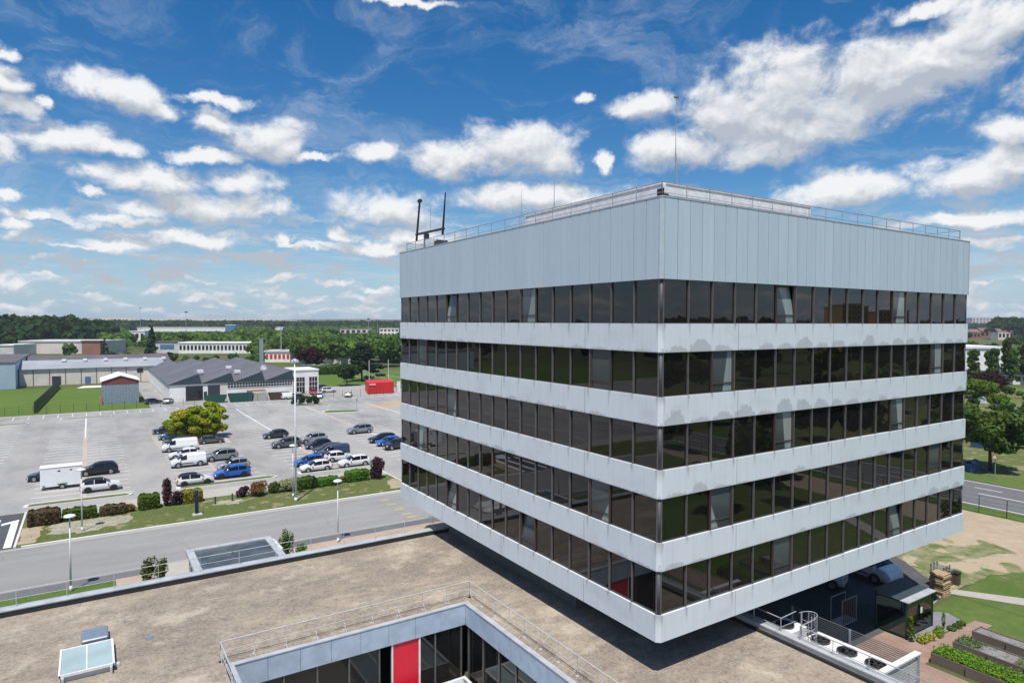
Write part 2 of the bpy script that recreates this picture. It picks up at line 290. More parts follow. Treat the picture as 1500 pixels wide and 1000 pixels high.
# foliage
def leaf(name, c1, c2, c3=None):
    m, t = newmat(name); g = t.n('ShaderNodeNewGeometry'); ob = t.n('ShaderNodeObjectInfo').outputs['Random']; oc = t.n('ShaderNodeTexCoord').outputs['Object']
    c = t.mix(g.outputs['Random Per Island'], c1, c2)
    if c3: c = t.mix(t.ramp(t.noise(oc, .5, 3), .5, .68), c, c3)
    h = t.n('ShaderNodeHueSaturation', i_Color=c, i_Hue=t.m('ADD', .475, t.m('MULTIPLY', ob, .045)), i_Value=t.m('ADD', .8, t.m('MULTIPLY', ob, .45)), i_Saturation=1.0)
    d = t.n('ShaderNodeBsdfDiffuse', i_Color=h.outputs[0]); tl = t.n('ShaderNodeBsdfTranslucent', i_Color=h.outputs[0]); mx = t.n('ShaderNodeMixShader', i_0=.3)
    t.nt.links.new(d.outputs[0], mx.inputs[1]); t.nt.links.new(tl.outputs[0], mx.inputs[2]); t.n('ShaderNodeOutputMaterial', i_Surface=mx.outputs[0])
leaf('leaf_green', (.055, .10, .022), (.12, .19, .04)); leaf('leaf_dark', (.02, .045, .016), (.05, .085, .025)); leaf('leaf_mid', (.06, .11, .022), (.13, .20, .045)); leaf('leaf_grass', (.10, .16, .03), (.16, .22, .05))
leaf('leaf_yellow', (.16, .24, .02), (.30, .36, .03), (.46, .38, .035)); leaf('leaf_conifer', (.022, .045, .028), (.05, .085, .05)); leaf('leaf_purple', (.035, .018, .02), (.07, .03, .03)); leaf('leaf_plum', (.045, .02, .028), (.095, .045, .05))
leaf('leaf_hedge', (.07, .16, .02), (.15, .26, .04)); leaf('leaf_brownhedge', (.11, .10, .05), (.19, .16, .08)); leaf('leaf_gold', (.26, .28, .04), (.42, .38, .06)); leaf('leaf_pale', (.20, .23, .10), (.32, .33, .17)); leaf('leaf_redtip', (.06, .11, .025), (.14, .19, .04), (.24, .11, .06)); leaf('leaf_red', (.15, .11, .035), (.30, .16, .05), (.12, .16, .03)); leaf('leaf_bright', (.10, .20, .02), (.19, .30, .04)); leaf('leaf_lime', (.09, .16, .02), (.17, .23, .03))
# ------------------------------------------------------------------ mesh helpers
def rootloc(p):
    v = Vector((0, 0, 0))
    while p is not None: v += p.location; p = p.parent
    return v
def link(o, parent=None):
    COL.objects.link(o)
    if parent is not None: o.parent = parent
    return o
class MB:
    def __init__(s): s.v = []; s.f = []; s.m = []
    def add(s, vs, fs, mi=0):
        b = len(s.v); s.v += [tuple(x) for x in vs]; s.f += [tuple(b+i for i in q) for q in fs]; s.m += [mi]*len(fs); return s
    def box(s, x0, x1, y0, y1, z0, z1, mi=0):
        return s.add([(x, y, z) for z in (z0, z1) for y in (y0, y1) for x in (x0, x1)], [(0, 2, 3, 1), (4, 5, 7, 6), (0, 1, 5, 4), (2, 6, 7, 3), (0, 4, 6, 2), (1, 3, 7, 5)], mi)
    def bbox(s, x0, x1, y0, y1, z0, z1, b=.02, mi=0):
        """box with chamfered vertical and top edges"""
        r = [(x0+b, y0), (x1-b, y0), (x1, y0+b), (x1, y1-b), (x1-b, y1), (x0+b, y1), (x0, y1-b), (x0, y0+b)]
        cx, cy = (x0+x1)/2, (y0+y1)/2
        ins = [(x+(b if x < cx else -b), y+(b if y < cy else -b)) for x, y in r]
        vs = [(x, y, z0) for x, y in r]+[(x, y, z1-b) for x, y in r]+[(x, y, z1) for x, y in ins]
        fs = [tuple(range(7, -1, -1)), tuple(range(16, 24))]
        for k in (0, 8):
            for i in range(8): j = (i+1) % 8; fs.append((k+i, k+j, k+8+j, k+8+i))
        return s.add(vs, fs, mi)
    def bar(s, p, q, wd, h, mi=0):
        p, q = Vector(p), Vector(q); d = (q-p).normalized(); u = Vector((0, 0, 1)) if abs(d.z) < .9 else Vector((1, 0, 0))
        r = d.cross(u).normalized(); u = r.cross(d)
        c = [(-1, -1), (1, -1), (1, 1), (-1, 1)]
        vs = [p+r*(a*wd/2)+u*(b*h/2) for a, b in c]+[q+r*(a*wd/2)+u*(b*h/2) for a, b in c]
        return s.add(vs, [(0, 3, 2, 1), (4, 5, 6, 7), (0, 1, 5, 4), (1, 2, 6, 5), (2, 3, 7, 6), (3, 0, 4, 7)], mi)
    def tube(s, p, q, r0, r1=None, n=10, mi=0):
        r1 = r0 if r1 is None else r1; p, q = Vector(p), Vector(q); d = (q-p).normalized(); a = Vector((0, 0, 1)) if abs(d.z) < .9 else Vector((1, 0, 0))
        u = d.cross(a).normalized(); v = d.cross(u)
        vs = []
        for c, r in ((p, r0), (q, r1)):
            for i in range(n): th = 2*math.pi*i/n; vs.append(c+u*(r*math.cos(th))+v*(r*math.sin(th)))
        fs = [(i, (i+1) % n, n+(i+1) % n, n+i) for i in range(n)]+[tuple(range(n-1, -1, -1)), tuple(range(n, 2*n))]
        return s.add(vs, fs, mi)
    def prism(s, pts, z0, z1, mi=0):
        n = len(pts); vs = [(x, y, z0) for x, y in pts]+[(x, y, z1) for x, y in pts]
        return s.add(vs, [tuple(range(n-1, -1, -1)), tuple(range(n, 2*n))]+[(i, (i+1) % n, n+(i+1) % n, n+i) for i in range(n)], mi)
    def sheet(s, pts, z, mi=0): return s.add([(x, y, z) for x, y in pts], [tuple(range(len(pts)))], mi)
    def revolve(s, c, prof, n=14, mi=0):
        k = len(s.v); vs = []
        for r, z in prof:
            for i in range(n): th = 2*math.pi*i/n; vs.append((c[0]+r*math.cos(th), c[1]+r*math.sin(th), c[2]+z))
        fs = [(j*n+i, j*n+(i+1) % n, (j+1)*n+(i+1) % n, (j+1)*n+i) for j in range(len(prof)-1) for i in range(n)]
        fs += [tuple(range(n-1, -1, -1)), tuple((len(prof)-1)*n+i for i in range(n))]
        return s.add(vs, fs, mi)
    def build(s, name, mats, parent=None, smooth=False, world=True):
        me = bpy.data.meshes.new(name); v = s.v
        if parent is not None and world:
            o_ = rootloc(parent); v = [(a-o_.x, b-o_.y, c-o_.z) for a, b, c in v]
        me.from_pydata(v, [], s.f)
        if not isinstance(mats, (list, tuple)): mats = [mats]
        for mm in mats: me.materials.append(MATS[mm])
        me.polygons.foreach_set('material_index', s.m)
        if smooth: me.polygons.foreach_set('use_smooth', [True]*len(s.f))
        me.update(); o = bpy.data.objects.new(name, me); return link(o, parent)
def tag(o, label, cat, group=None):
    o['label'] = label; o['category'] = cat
    if group: o['group'] = group
    return o
def T(name, label, cat, loc, group=None, rz=0):
    o = bpy.data.objects.new(name, None); o.location = loc; o.rotation_euler = (0, 0, rz); o.empty_display_size = .3; link(o); return tag(o, label, cat, group)
def struct(o, kind='structure'): o['kind'] = kind; return o
def copy_tree(o, parent=None):
    c = o.copy(); COL.objects.link(c); c.parent = parent
    for ch in list(o.children): copy_tree(ch, c)
    return c
# foliage ------------------------------------------------------------
def quads(name, C, Nn, size, mat, parent=None, rng=None, aspect=1.0, loc0=(0, 0, 0)):
    """C,Nn (n,3) centres and normals -> leaf quads as one mesh"""
    n = len(C); Nn = Nn/np.linalg.norm(Nn, axis=1, keepdims=True)
    a = rng.normal(size=(n, 3)); u = np.cross(Nn, a); u /= np.linalg.norm(u, axis=1, keepdims=True); v = np.cross(Nn, u)
    sz = (np.asarray(size)*rng.uniform(.6, 1.35, n))[:, None]; u = u*sz*.5; v = v*sz*.5*aspect
    V = np.stack([C-u-v*.6, C+u*.7-v, C+u+v*.7, C-u*.6+v], 1).reshape(-1, 3)-np.array(loc0)
    me = bpy.data.meshes.new(name); me.vertices.add(4*n); me.vertices.foreach_set('co', V.astype('f').ravel())
    me.loops.add(4*n); me.loops.foreach_set('vertex_index', np.arange(4*n, dtype='i')); me.polygons.add(n); me.polygons.foreach_set('loop_start', np.arange(0, 4*n, 4, dtype='i'))
    me.update(calc_edges=True); me.materials.append(MATS[mat]); o = bpy.data.objects.new(name, me); return link(o, parent)
def cloud_pts(cl, n, rng, up_bias=.25, jit=.55):
    cl = np.array(cl, float); wt = (cl[:, 3:6].mean(1))**2; wt /= wt.sum(); k = rng.choice(len(cl), n, p=wt)
    d = rng.normal(size=(n, 3)); d /= np.linalg.norm(d, axis=1, keepdims=True)
    rad = rng.uniform(.55, 1.06, n)[:, None]**.6; C = cl[k, :3]+d*cl[k, 3:6]*rad
    return C, d+rng.normal(size=(n, 3))*jit+np.array([0, 0, up_bias])
def crown(name, kind, h, r, n, leafsz, mat, seed, parent=None):
    rng = np.random.default_rng(seed); cl = []
    if kind == 'round':
        for i in range(48):
            d = rng.normal(size=3); d /= np.linalg.norm(d); q = rng.uniform(.35, .88); s = rng.uniform(.16, .34)
            cl.append((d[0]*r*q, d[1]*r*q, h*.60+d[2]*h*.34*q, r*s, r*s, h*.34*s*1.15))
    elif kind == 'wide':
        for i in range(110):
            d = rng.normal(size=3); d /= np.linalg.norm(d); q = rng.uniform(.45, .95); s = rng.uniform(.11, .24); cxs_ = (-r*.42 if i % 3 == 0 else r*.12)
            cl.append((cxs_+d[0]*r*q*.78, d[1]*r*q*.8, h*.47+d[2]*h*.42*q-(h*.05 if i % 3 == 0 else 0), r*s, r*s, h*.34*s*1.2))
    elif kind == 'cone':
        for i in range(34):
            z = rng.uniform(.10, 1); rr_ = r*(1-z)*1.0+.12*r; th = rng.uniform(0, 6.28); s = .30*r*(1.25-z)
            cl.append((math.cos(th)*rr_*.7, math.sin(th)*rr_*.7, z*h, s, s, s*.55))
    elif kind == 'column':
        for i in range(34):
            z = rng.uniform(.12, 1); rr_ = r*(math.sin(min(1, z*1.25+.2)*2.4)*.8+.25); th = rng.uniform(0, 6.28)
            cl.append((math.cos(th)*rr_*.5, math.sin(th)*rr_*.5, z*h, r*.45, r*.45, h*.07))
    elif kind == 'cedar':
        for i in range(44):
            z = rng.uniform(.12, 1); rr_ = r*(1.08-z)**.8; th = rng.uniform(0, 6.28); q = rng.uniform(.3, 1)
            cl.append((math.cos(th)*rr_*q, math.sin(th)*rr_*q, z*h, r*.25, r*.25, h*.028))
    elif kind == 'shrub':
        for i in range(16):
            th = rng.uniform(0, 6.28); q = rng.uniform(0, .65); z = rng.uniform(.25, .8)
            cl.append((math.cos(th)*r*q, math.sin(th)*r*q, h*z, r*.38, r*.38, h*.24))
    C, N = cloud_pts(cl, n, rng); C[:, 2] = np.maximum(C[:, 2], .03)
    return quads(name, C, N, leafsz, mat, parent, rng)
def trunk(h, r, seed, parent, kind='round', cr=3):
    rn = random.Random(seed); mb = MB(); top = h*(.62 if kind in ('round', 'shrub', 'wide') else .95); p = Vector((0, 0, 0)); rr_ = r
    for i in range(4):
        q = Vector((rn.uniform(-.1, .1)*r*3, rn.uniform(-.1, .1)*r*3, top*(i+1)/4)); mb.tube(p, q, rr_, rr_*.78, 8); p = q; rr_ *= .78
    if kind in ('round', 'wide'):
        for i in range(7):
            a = i*.9+rn.random(); z = h*rn.uniform(.22, .5); mb.tube((0, 0, z), (math.cos(a)*cr*.6, math.sin(a)*cr*.6, z+h*.25), r*.45, r*.12, 6)
    return mb.build('trunk', 'bark', parent, True, world=False)
def tree(label, kind, h, r, n, leafsz, mat, seed, loc, group=None, name='tree', parts=True, cat='tree'):
    if parts:
        o = T(name, label, cat, (loc[0], loc[1], loc[2] if len(loc) > 2 else 0), group); crown('crown', kind, h, r, n, leafsz, mat, seed, o); trunk(h, h*.028, seed, o, kind, r)
    else:
        o = crown(name, kind, h, r, n, leafsz, mat, seed); o.location = (loc[0], loc[1], 0); tag(o, label, cat, group)
    return o
def hedge(x0, x1, y0, y1, h, mat, label, seed, name='hedge', dens=260, leafsz=.16, round_=.35, cat='hedge'):
    """clipped hedge: leaves over a rounded box, dark core within"""
    rng = np.random.default_rng(seed); L, W = x1-x0, y1-y0; cx, cy = (x0+x1)/2, (y0+y1)/2
    o = T(name, label, cat, (cx, cy, 0)); n = int(dens*(L*W+2*(L+W)*h)); d = rng.uniform(-1, 1, (n, 3)); ax = rng.choice(3, n, p=np.array([W*h, L*h, L*W])/(W*h+L*h+L*W))
    d[np.arange(n), ax] = np.sign(d[np.arange(n), ax]); d[:, 2] = np.where(d[:, 2] < -.98, 1, d[:, 2])
    sph = d/np.linalg.norm(d, axis=1, keepdims=True); k = round_; dm = d*(1-k*.25)+sph*k*.2
    wob = 1+.08*np.sin(d[:, 0]*L*1.9+seed)+.06*np.sin(d[:, 0]*L*4.3+1+seed+d[:, 1]*3)+rng.normal(0, .06, n)-.10*(np.abs(d[:, 0])**4)
    C = np.stack([dm[:, 0]*L/2, dm[:, 1]*W/2*wob, h/2+dm[:, 2]*h/2*wob], 1); C[:, 2] = np.maximum(C[:, 2], .03)
    quads('foliage', C, d+rng.normal(size=(n, 3))*.7, leafsz, mat, o, rng)
    c = MB().bbox(-L*.46, L*.46, -W*.42, W*.42, 0, h*.86, min(.25, W*.2)); c.build('branches', 'bark', o, world=False); return o
# =================================================================== GROUND
def sheet(name, pts, z, mat): return struct(MB().sheet(pts, z).build(name, mat))
def organic(pts, amp=.35, step=.7, seed=1):
    rn_ = random.Random(seed); out = []
    for (ax, ay), (bx, by) in zip(pts, pts[1:]+pts[:1]):
        L = math.hypot(bx-ax, by-ay); n = max(1, int(L/step))
        for k in range(n): f = k/n; out.append((ax+(bx-ax)*f+rn_.uniform(-amp, amp), ay+(by-ay)*f+rn_.uniform(-amp, amp)))
    return out
def rect(x0, x1, y0, y1): return [(x0, y0), (x1, y0), (x1, y1), (x0, y1)]
n = 72; g_ = MB().sheet([(7000*math.cos(2*math.pi*i/n), 7000*math.sin(2*math.pi*i/n)) for i in range(n)], 0); struct(g_.build('ground', 'fields'))
sheet('car_park', [(-175, 67), (66, 67), (66, 161), (30, 156.5), (-175, 156.5)], .012, 'lot_asphalt')
sheet('road', [(-175, 40), (13, 40), (60, 40), (60, 53.6), (-175, 53.6)], .012, 'road_asphalt')
sheet('car_park_entrance', [(-37, 53.6), (-28, 53.6), (-28.6, 67.0), (-37, 67.0)], .014, 'dark_asphalt')
struct(MB().box(-28, 12, 53.6, 67, 0, .07).build('verge', 'verge_grass'))
struct(MB().box(-175, -37, 53.6, 67, 0, .07).build('verge', 'verge_grass'))
sheet('path', rect(-27, 12, 62.6, 66.9), .078, 'concrete_path')
sheet('path', rect(-175, -37.3, 62.6, 66.9), .078, 'concrete_path')
sheet('stone_patch', organic([(-25.6, 56.3), (-23, 55.6), (-20, 56.2), (-18.2, 57.8), (-18.4, 60), (-21, 60.2), (-25.5, 60.0)], 0.4, 0.6), .078, 'stone_rubble')
sheet('stone_patch', organic([(-28, 54.3), (-26.6, 54.4), (-26.2, 60.0), (-27.9, 60.2)], 0.2, 0.6), .078, 'dirt')
sheet('stone_patch', organic([(-10.5, 58.9), (-8, 58.2), (-7, 59.6), (-8.2, 60.5), (-10.2, 60.3)], 0.25, 0.4), .078, 'stone_rubble')
sheet('stone_patch', organic([(9.5, 55.0), (12, 55), (12, 60), (10.4, 59)], 0.15, 0.5), .078, 'dirt')
# kerbs
kb = MB().box(-27.6, 12.2, 53.32, 53.62, 0, .15).box(-175, -37.2, 53.42, 53.62, 0, .14).box(12.0, 12.2, 53.64, 66.8, 0, .14).box(-28.2, -28.0, 53.64, 66.8, 0, .14)
kb.box(-175, 66, 156.3, 156.5, 0, .14); struct(kb.build('kerb', 'kerbstone'))
struct(MB().box(-175, -5, 52.95, 53.30, .0, .017).box(-5, 12, 52.95, 53.30, 0, .017).build('gutter', 'concrete_path'))
sheet('driveway', [(12, 53.7), (12, 67), (66, 67), (66, 53.7)], .016, 'lot_asphalt')
# parking markings
pk = MB(); bg_ = MB(); fd = MB()
def row(x, y0, y1, left=5.2, right=5.2, pitch=2.6, mid=pk, midw=.12, skip=()):
    mid.sheet(rect(x-midw, x+midw, y0, y1), .020)
    k = 0; y = y0+.4
    while y < y1:
        for s_, L in ((-1, left), (1, right)):
            if L:
                j = random.uniform(-.25, .25)
                (fd if random.random() < .6 else pk).sheet(rect(min(x+s_*(midw+.05), x+s_*(L+j)), max(x+s_*(midw+.05), x+s_*(L+j)), y, y+.18), .0165)
        y += pitch; k += 1
row(-22.9, 70.6, 146); row(-7.4, 70.6, 104.5); row(7.1, 70.6, 145); row(22.3, 70.6, 140); row(-38.2, 70.6, 142); row(37.6, 72, 140)
row(-53, 70.6, 142); row(-68, 70.6, 142); row(-83, 70.6, 142)
bg_.sheet(rect(-23.2, -22.6, 70.2, 118), .024).sheet(rect(-7.7, -7.15, 70.2, 96), .024).sheet(rect(6.85, 7.35, 70.2, 88), .024).sheet(rect(22.0, 22.6, 98, 126), .024)
for i in range(26):
    x = -36+i*2.62
    if x < 60: pk.sheet([(x, 150.2), (x+.13, 150.2), (x+.13, 155.4), (x, 155.4)], .0165)
    if x < 52: pk.sheet([(x+64, 150.2), (x+64.13, 150.2), (x+64.13, 156), (x+64, 156)], .018) if x+64 < 60 else None
pk.sheet(rect(-37, 34, 149.9, 150.05), .022)
struct(pk.build('parking_markings', 'line_paint')); struct(fd.build('parking_markings', 'faded_paint')); struct(bg_.build('parking_markings', 'beige_paint'))
# narrow planted strips at the row ends
def island(pts, mat='verge_grass', nm='traffic_island'):
    mb = MB().prism(pts, 0, .13); struct(mb.build(nm, 'kerbstone'))
    cx = sum(p[0] for p in pts)/len(pts); cy = sum(p[1] for p in pts)/len(pts)
    sheet('island_grass', [(cx+(x-cx)*.93, cy+(y-cy)*.8) for x, y in pts], .136, mat)
island([(-28.6, 69.0), (-23.6, 68.9), (-18.2, 68.9), (-17.8, 69.6), (-18.4, 70.2), (-28.4, 70.3)], 'verge_grass')
island([(-13.2, 68.7), (-1.5, 68.8), (-.8, 69.5), (-1.6, 70.2), (-13.2, 70.2)])
island([(1.8, 68.9), (12.4, 68.9), (12.8, 69.6), (12.2, 70.2), (1.8, 70.2)])
island([(-27.5, 146.2), (-18.3, 146.2), (-18, 146.8), (-18.4, 147.4), (-27.5, 147.4)])
island([(-44, 142.5), (-33, 142.5), (-32.4, 143.4), (-33, 144.3), (-44, 144.3)])
island([(22.8, 126.5), (29.5, 124.2), (31.5, 125.0), (30.4, 128), (25.0, 131), (23, 129.5)], 'lawn')
island([(20.0, 144.0), (24.8, 143), (27.6, 138.5), (28.4, 139.0), (26.6, 144.5), (21, 146.6)], 'verge_grass')
sheet('traffic_island', [(-12.6, 98), (-7.6, 98), (-1.6, 99), (-1.4, 112), (-7, 113.5), (-13, 112)], .030, 'concrete_path')
sheet('sand_patch', organic([(34, 130), (40, 126), (44, 128), (45, 135), (38, 136)], 0.6, 1), .018, 'sand_gravel')
sheet('asphalt_repair', organic([(-52, 120), (-36, 124), (-36, 126), (-52, 122.5)], 0.2, 1), .018, 'dark_asphalt')
# entrance hatching
hm = MB()
for (a, b, c, d) in (((-34.6, 54.2), (-34.0, 54.2), (-34.4, 64), (-35.0, 64)), ((-32.9, 54.2), (-32.4, 54.2), (-32.7, 63.2), (-33.2, 63.2)), ((-30.9, 54.1), (-30.3, 54.1), (-30.3, 62.4), (-30.9, 62.4)), ((-29.0, 54.1), (-28.4, 54.1), (-28.5, 63.2), (-29.1, 63.2))):
    hm.sheet([a, b, c, d], .020)
hm.sheet(rect(-31.9, -30.1, 62.5, 65.0), .020).sheet([(-29.9, 62.5), (-28.5, 63.4), (-28.5, 64.2), (-29.9, 63.3)], .0225); struct(hm.build('entrance_markings', 'white_paint'))
ym = MB()
for y in (50.8, 48.7, 46.5, 44.4, 43.0): ym.sheet([(6.3, y-.25), (7.3, y-.35), (7.4, y+.1), (6.4, y+.2)], .017)
struct(ym.build('road_markings', 'yellow_paint'))
# strip between road and podium
struct(MB().box(-175, -20.5, 25.2, 39.9, 0, .06).build('verge', 'lawn'))
struct(MB().box(-20.5, -17.3, 25.2, 39.95, 0, .064).build('gravel_bed', 'sand_gravel'))
struct(MB().box(-6.5, 12.0, 25.2, 39.9, 0, .064).build('gravel_bed', 'sand_gravel'))
struct(MB().box(-17.3, -6.5, 25.2, 41.6, 0, .07).build('forecourt', 'concrete_path'))
sheet('asphalt_strip', [(-175, 40.0), (12, 40.0), (12, 41.5), (-175, 41.5)], .019, 'main_asphalt')
# right-hand side: yard under the tower, garden, road
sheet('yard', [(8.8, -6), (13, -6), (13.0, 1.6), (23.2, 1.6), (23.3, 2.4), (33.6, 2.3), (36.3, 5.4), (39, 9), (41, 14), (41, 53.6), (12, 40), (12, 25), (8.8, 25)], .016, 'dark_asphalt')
struct(MB().box(41, 62.6, -140, 140, 0, .03).build('bare_ground', 'dirt')); struct(MB().box(33.8, 41, -140, 2.0, 0, .032).build('lawn', 'lawn'))
sheet('worn_lawn', organic([(33.7, 2.3), (34.8, 2.2), (41, 2.0), (47, -1), (50, 6), (50, 22), (45, 24), (41, 20), (41, 14), (39, 9), (36.3, 5.4)], 0.12, 0.8), .036, 'dry_lawn')
sheet('lawn', [(23.3, -6), (33.8, -12), (33.8, 1.6), (29.6, 1.6), (28.5, -1.9), (23.3, -1.9)], .012, 'lawn')
sheet('lawn', organic([(41, 1.95), (41, -80), (56, -80), (51.5, -4), (47.0, -.6)], 0.22, 0.6), .038, 'lawn')
sheet('lawn', [(12.9, -140), (33.8, -140), (33.8, -10), (20.9, -9), (20.9, -2.0), (14.5, -2.0)], .012, 'lawn')
sheet('path', [(33.6, 2.25), (34.9, 2.25), (38.4, -2.6), (50, -22), (48.6, -22.6), (36.7, -3.0)], .044, 'concrete_path')
sheet('gravel_bed', [(25.4, -.7), (29.3, -.7), (29.9, .6), (29.0, 1.55), (23.3, 1.55), (23.2, -.1)], .022, 'grey_gravel')
sheet('brick_path', [(19.0, 1.58), (23.15, 1.58), (23.15, -.15), (25.3, -.75), (30.2, -1.0), (30.4, -2.0), (20.9, -2.0), (20.9, -30), (18.6, -30), (18.2, -2.6), (13.1, -2.4), (13.1, 1.58)], .020, 'brick_paving')
kd = MB()
for a, b in (((33.6, 2.4), (29.4, 1.75)),): kd.bar((a[0], a[1], .03), (b[0], b[1], .03), .10, .10)
struct(kd.build('kerb', 'concrete'))
sheet('road', rect(63.2, 76.4, -400, 400), .018, 'main_asphalt')
rm = MB(); rm.sheet(rect(63.7, 63.88, -400, 400), .022).sheet(rect(75.7, 75.88, -400, 400), .022)
for i in range(-40, 40): rm.sheet(rect(69.6, 69.78, i*9.0, i*9.0+5.4), .022)
for i in range(-30, 30): rm.sheet(rect(72.6, 72.75, i*13.0, i*13.0+3), .022)
struct(rm.build('road_markings', 'white_paint'))
struct(MB().box(76.5, 82, -400, 400, 0, .05).box(60.1, 63.1, -400, 400, 0, .06).build('verge', 'lawn'))
sheet('allotment_ground', [(82, -60), (215, -60), (235, 120), (82, 120)], .02, 'verge_grass')
# far lawns by the warehouses
sheet('meadow', [(-175, 157), (-9.8, 157), (-9.8, 226), (-175, 230)], .014, 'far_lawn')
sheet('service_yard', [(-9.8, 157), (60, 157), (70, 175), (60, 186), (34, 186), (34, 167), (-5, 168), (-5, 235), (-9.8, 235)], .016, 'lot_asphalt')
sheet('meadow', [(34, 186), (60, 186), (70, 175), (110, 170), (120, 240), (40, 240)], .02, 'far_lawn')
# =================================================================== TOWER
LX, LY = 30.69, 30.135; ZT = 26.73; F = 3.4; Z0 = 20.9265; WH = 2.063; NB = 18
tower = T('office_tower', 'square five-storey office block with pale metal bands and dark ribbon windows', 'building', (0, 0, 6.05))
def ring(mb, x0, x1, y0, y1, z0, z1, ch=.18, th=.25):
    o = [(x0+ch, y0), (x1-ch, y0), (x1, y0+ch), (x1, y1-ch), (x1-ch, y1), (x0+ch, y1), (x0, y1-ch), (x0, y0+ch)]
    i = [(min(max(x, x0+th), x1-th), min(max(y, y0+th), y1-th)) for x, y in o]
    vs = [(x, y, z) for z in (z0, z1) for x, y in o]+[(x, y, z) for z in (z0, z1) for x, y in i]; fs = []
    for k in range(8):
        j = (k+1) % 8; fs += [(k, j, 8+j, 8+k), (16+j, 16+k, 24+k, 24+j), (8+k, 8+j, 24+j, 24+k), (j, k, 16+k, 16+j)]
    mb.add(vs, fs)
for k in range(5):
    zt = Z0-k*F; zb = zt-(F-WH) if k < 4 else 6.05
    b = MB(); ring(b, 0, LX, 0, LY, zb, zt); b.build('spandrel_band', 'spandrel_cladding', tower)
    # joints in the band
# parapet: separate vertical sheet panels
pp = MB(); zb = Z0+WH
for (L, ax) in ((LX, 0), (LY, 1)):
    n = 36; wdt = (L-.44)/n
    for k in range(n):
        a = .22+k*wdt; b_ = a+wdt-(.034 if k % 5 else .045); d0, d1 = .0, .10
        if ax == 0: pp.box(a, b_, d0, d1, zb, ZT); pp.box(a, b_, LY-d1, LY-d0, zb, ZT)
        else: pp.box(d0, d1, a, b_, zb, ZT); pp.box(LX-d1, LX-d0, a, b_, zb, ZT)
pp.build('parapet_panels', 'tower_cladding', tower)
for (x, y) in ((0, 0), (LX, 0), (LX, LY), (0, LY)):
    sx = 1 if x == 0 else -1; sy = 1 if y == 0 else -1; ch = .14; e = .215
    pts = [(x+sx*ch, y), (x+sx*e, y), (x+sx*e, y+sy*e), (x, y+sy*e), (x, y+sy*ch)]
    if sx*sy < 0: pts = pts[::-1]
    MB().prism(pts, zb, ZT).build('parapet_corner', 'corner_cladding', tower)
MB().box(.11, LX-.11, .11, LY-.11, zb+.01, ZT-.25).build('roof_deck', 'bitumen', tower)
cp = MB(); ring(cp, -.02, LX+.02, -.02, LY+.02, ZT+.001, ZT+.05, .15, .34); cp.build('coping', 'coping_metal', tower)
MB().box(.26, LX-.26, .26, LY-.26, 6.03, 6.0+.4).build('soffit', 'soffit', tower)
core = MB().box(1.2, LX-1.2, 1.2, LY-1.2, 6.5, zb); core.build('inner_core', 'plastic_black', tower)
for k in range(5):
    z1 = Z0-k*F+WH; z0 = Z0-k*F
    for (x, y) in ((0, 0), (LX, 0), (LX, LY), (0, LY)):
        sx = 1 if x == 0 else -1; sy = 1 if y == 0 else -1
        MB().tube((x+sx*.20, y+sy*.20, z0), (x+sx*.20, y+sy*.20, z1), .10, n=12).build('corner_post', 'column_metal', tower, True)

# windows: a pane with its mullion; tilt sashes at fixed bays
VENT = {0: (5, 12), 1: (2, 15), 2: (5, 12), 3: (2, 15), 4: (5, 12)}
VENTL = {0: (6, 12), 1: (2, 15), 2: (12,), 3: (2, 15), 4: (6, 12)}
OPEN = {('R', 0, 5), ('R', 4, 12), ('L', 0, 12), ('L', 4, 6), ('L', 4, 12)}
rest = MB(); restm = MB(); nwin = 0
wins = []
def pane_geo(mb, side, a, b, z0, z1, d, tilt=0.0, th=.02):
    """glass quad box on side; d = recess; tilt leans the top inward"""
    if side == 'R': v = [(a, d, z0), (b, d, z0), (b, d+tilt, z1), (a, d+tilt, z1)]; o_ = (0, th, 0)
    elif side == 'L': v = [(d, b, z0), (d, a, z0), (d+tilt, a, z1), (d+tilt, b, z1)]; o_ = (th, 0, 0)
    elif side == 'B': v = [(b, LY-d, z0), (a, LY-d, z0), (a, LY-d-tilt, z1), (b, LY-d-tilt, z1)]; o_ = (0, -th, 0)
    else: v = [(LX-d, a, z0), (LX-d, b, z0), (LX-d-tilt, b, z1), (LX-d-tilt, a, z1)]; o_ = (-th, 0, 0)
    v2 = [tuple(p[i]+o_[i] for i in range(3)) for p in v]
    mb.add(v+v2, [(0, 1, 2, 3), (7, 6, 5, 4), (0, 4, 5, 1), (1, 5, 6, 2), (2, 6, 7, 3), (3, 7, 4, 0)])
def wbox(mb, side, a, b, d0, d1, z0, z1):
    if side == 'R': mb.box(a, b, d0, d1, z0, z1)
    elif side == 'L': mb.box(d0, d1, a, b, z0, z1)
    elif side == 'B': mb.box(a, b, LY-d1, LY-d0, z0, z1)
    else: mb.box(LX-d1, LX-d0, a, b, z0, z1)
for side in 'RLBE':
    L = LX if side in 'RB' else LY; md = (L-.44)/NB
    for k in range(5):
        z0 = Z0-k*F; z1 = z0+WH
        for i in range(NB):
            a = .22+i*md; b_ = a+md
            if side in 'BE' :
                pane_geo(rest, side, a+.03, b_-.03, z0, z1, .14); wbox(restm, side, a-.024, a+.024, .05, .16, z0, z1); continue
            dist = ((a+b_)/2+22 if side == 'R' else (a+b_)/2+21)
            wins.append((dist+k*.6, side, k, i, a, b_, z0, z1))
wins.sort(); rng_ = random.Random(3)
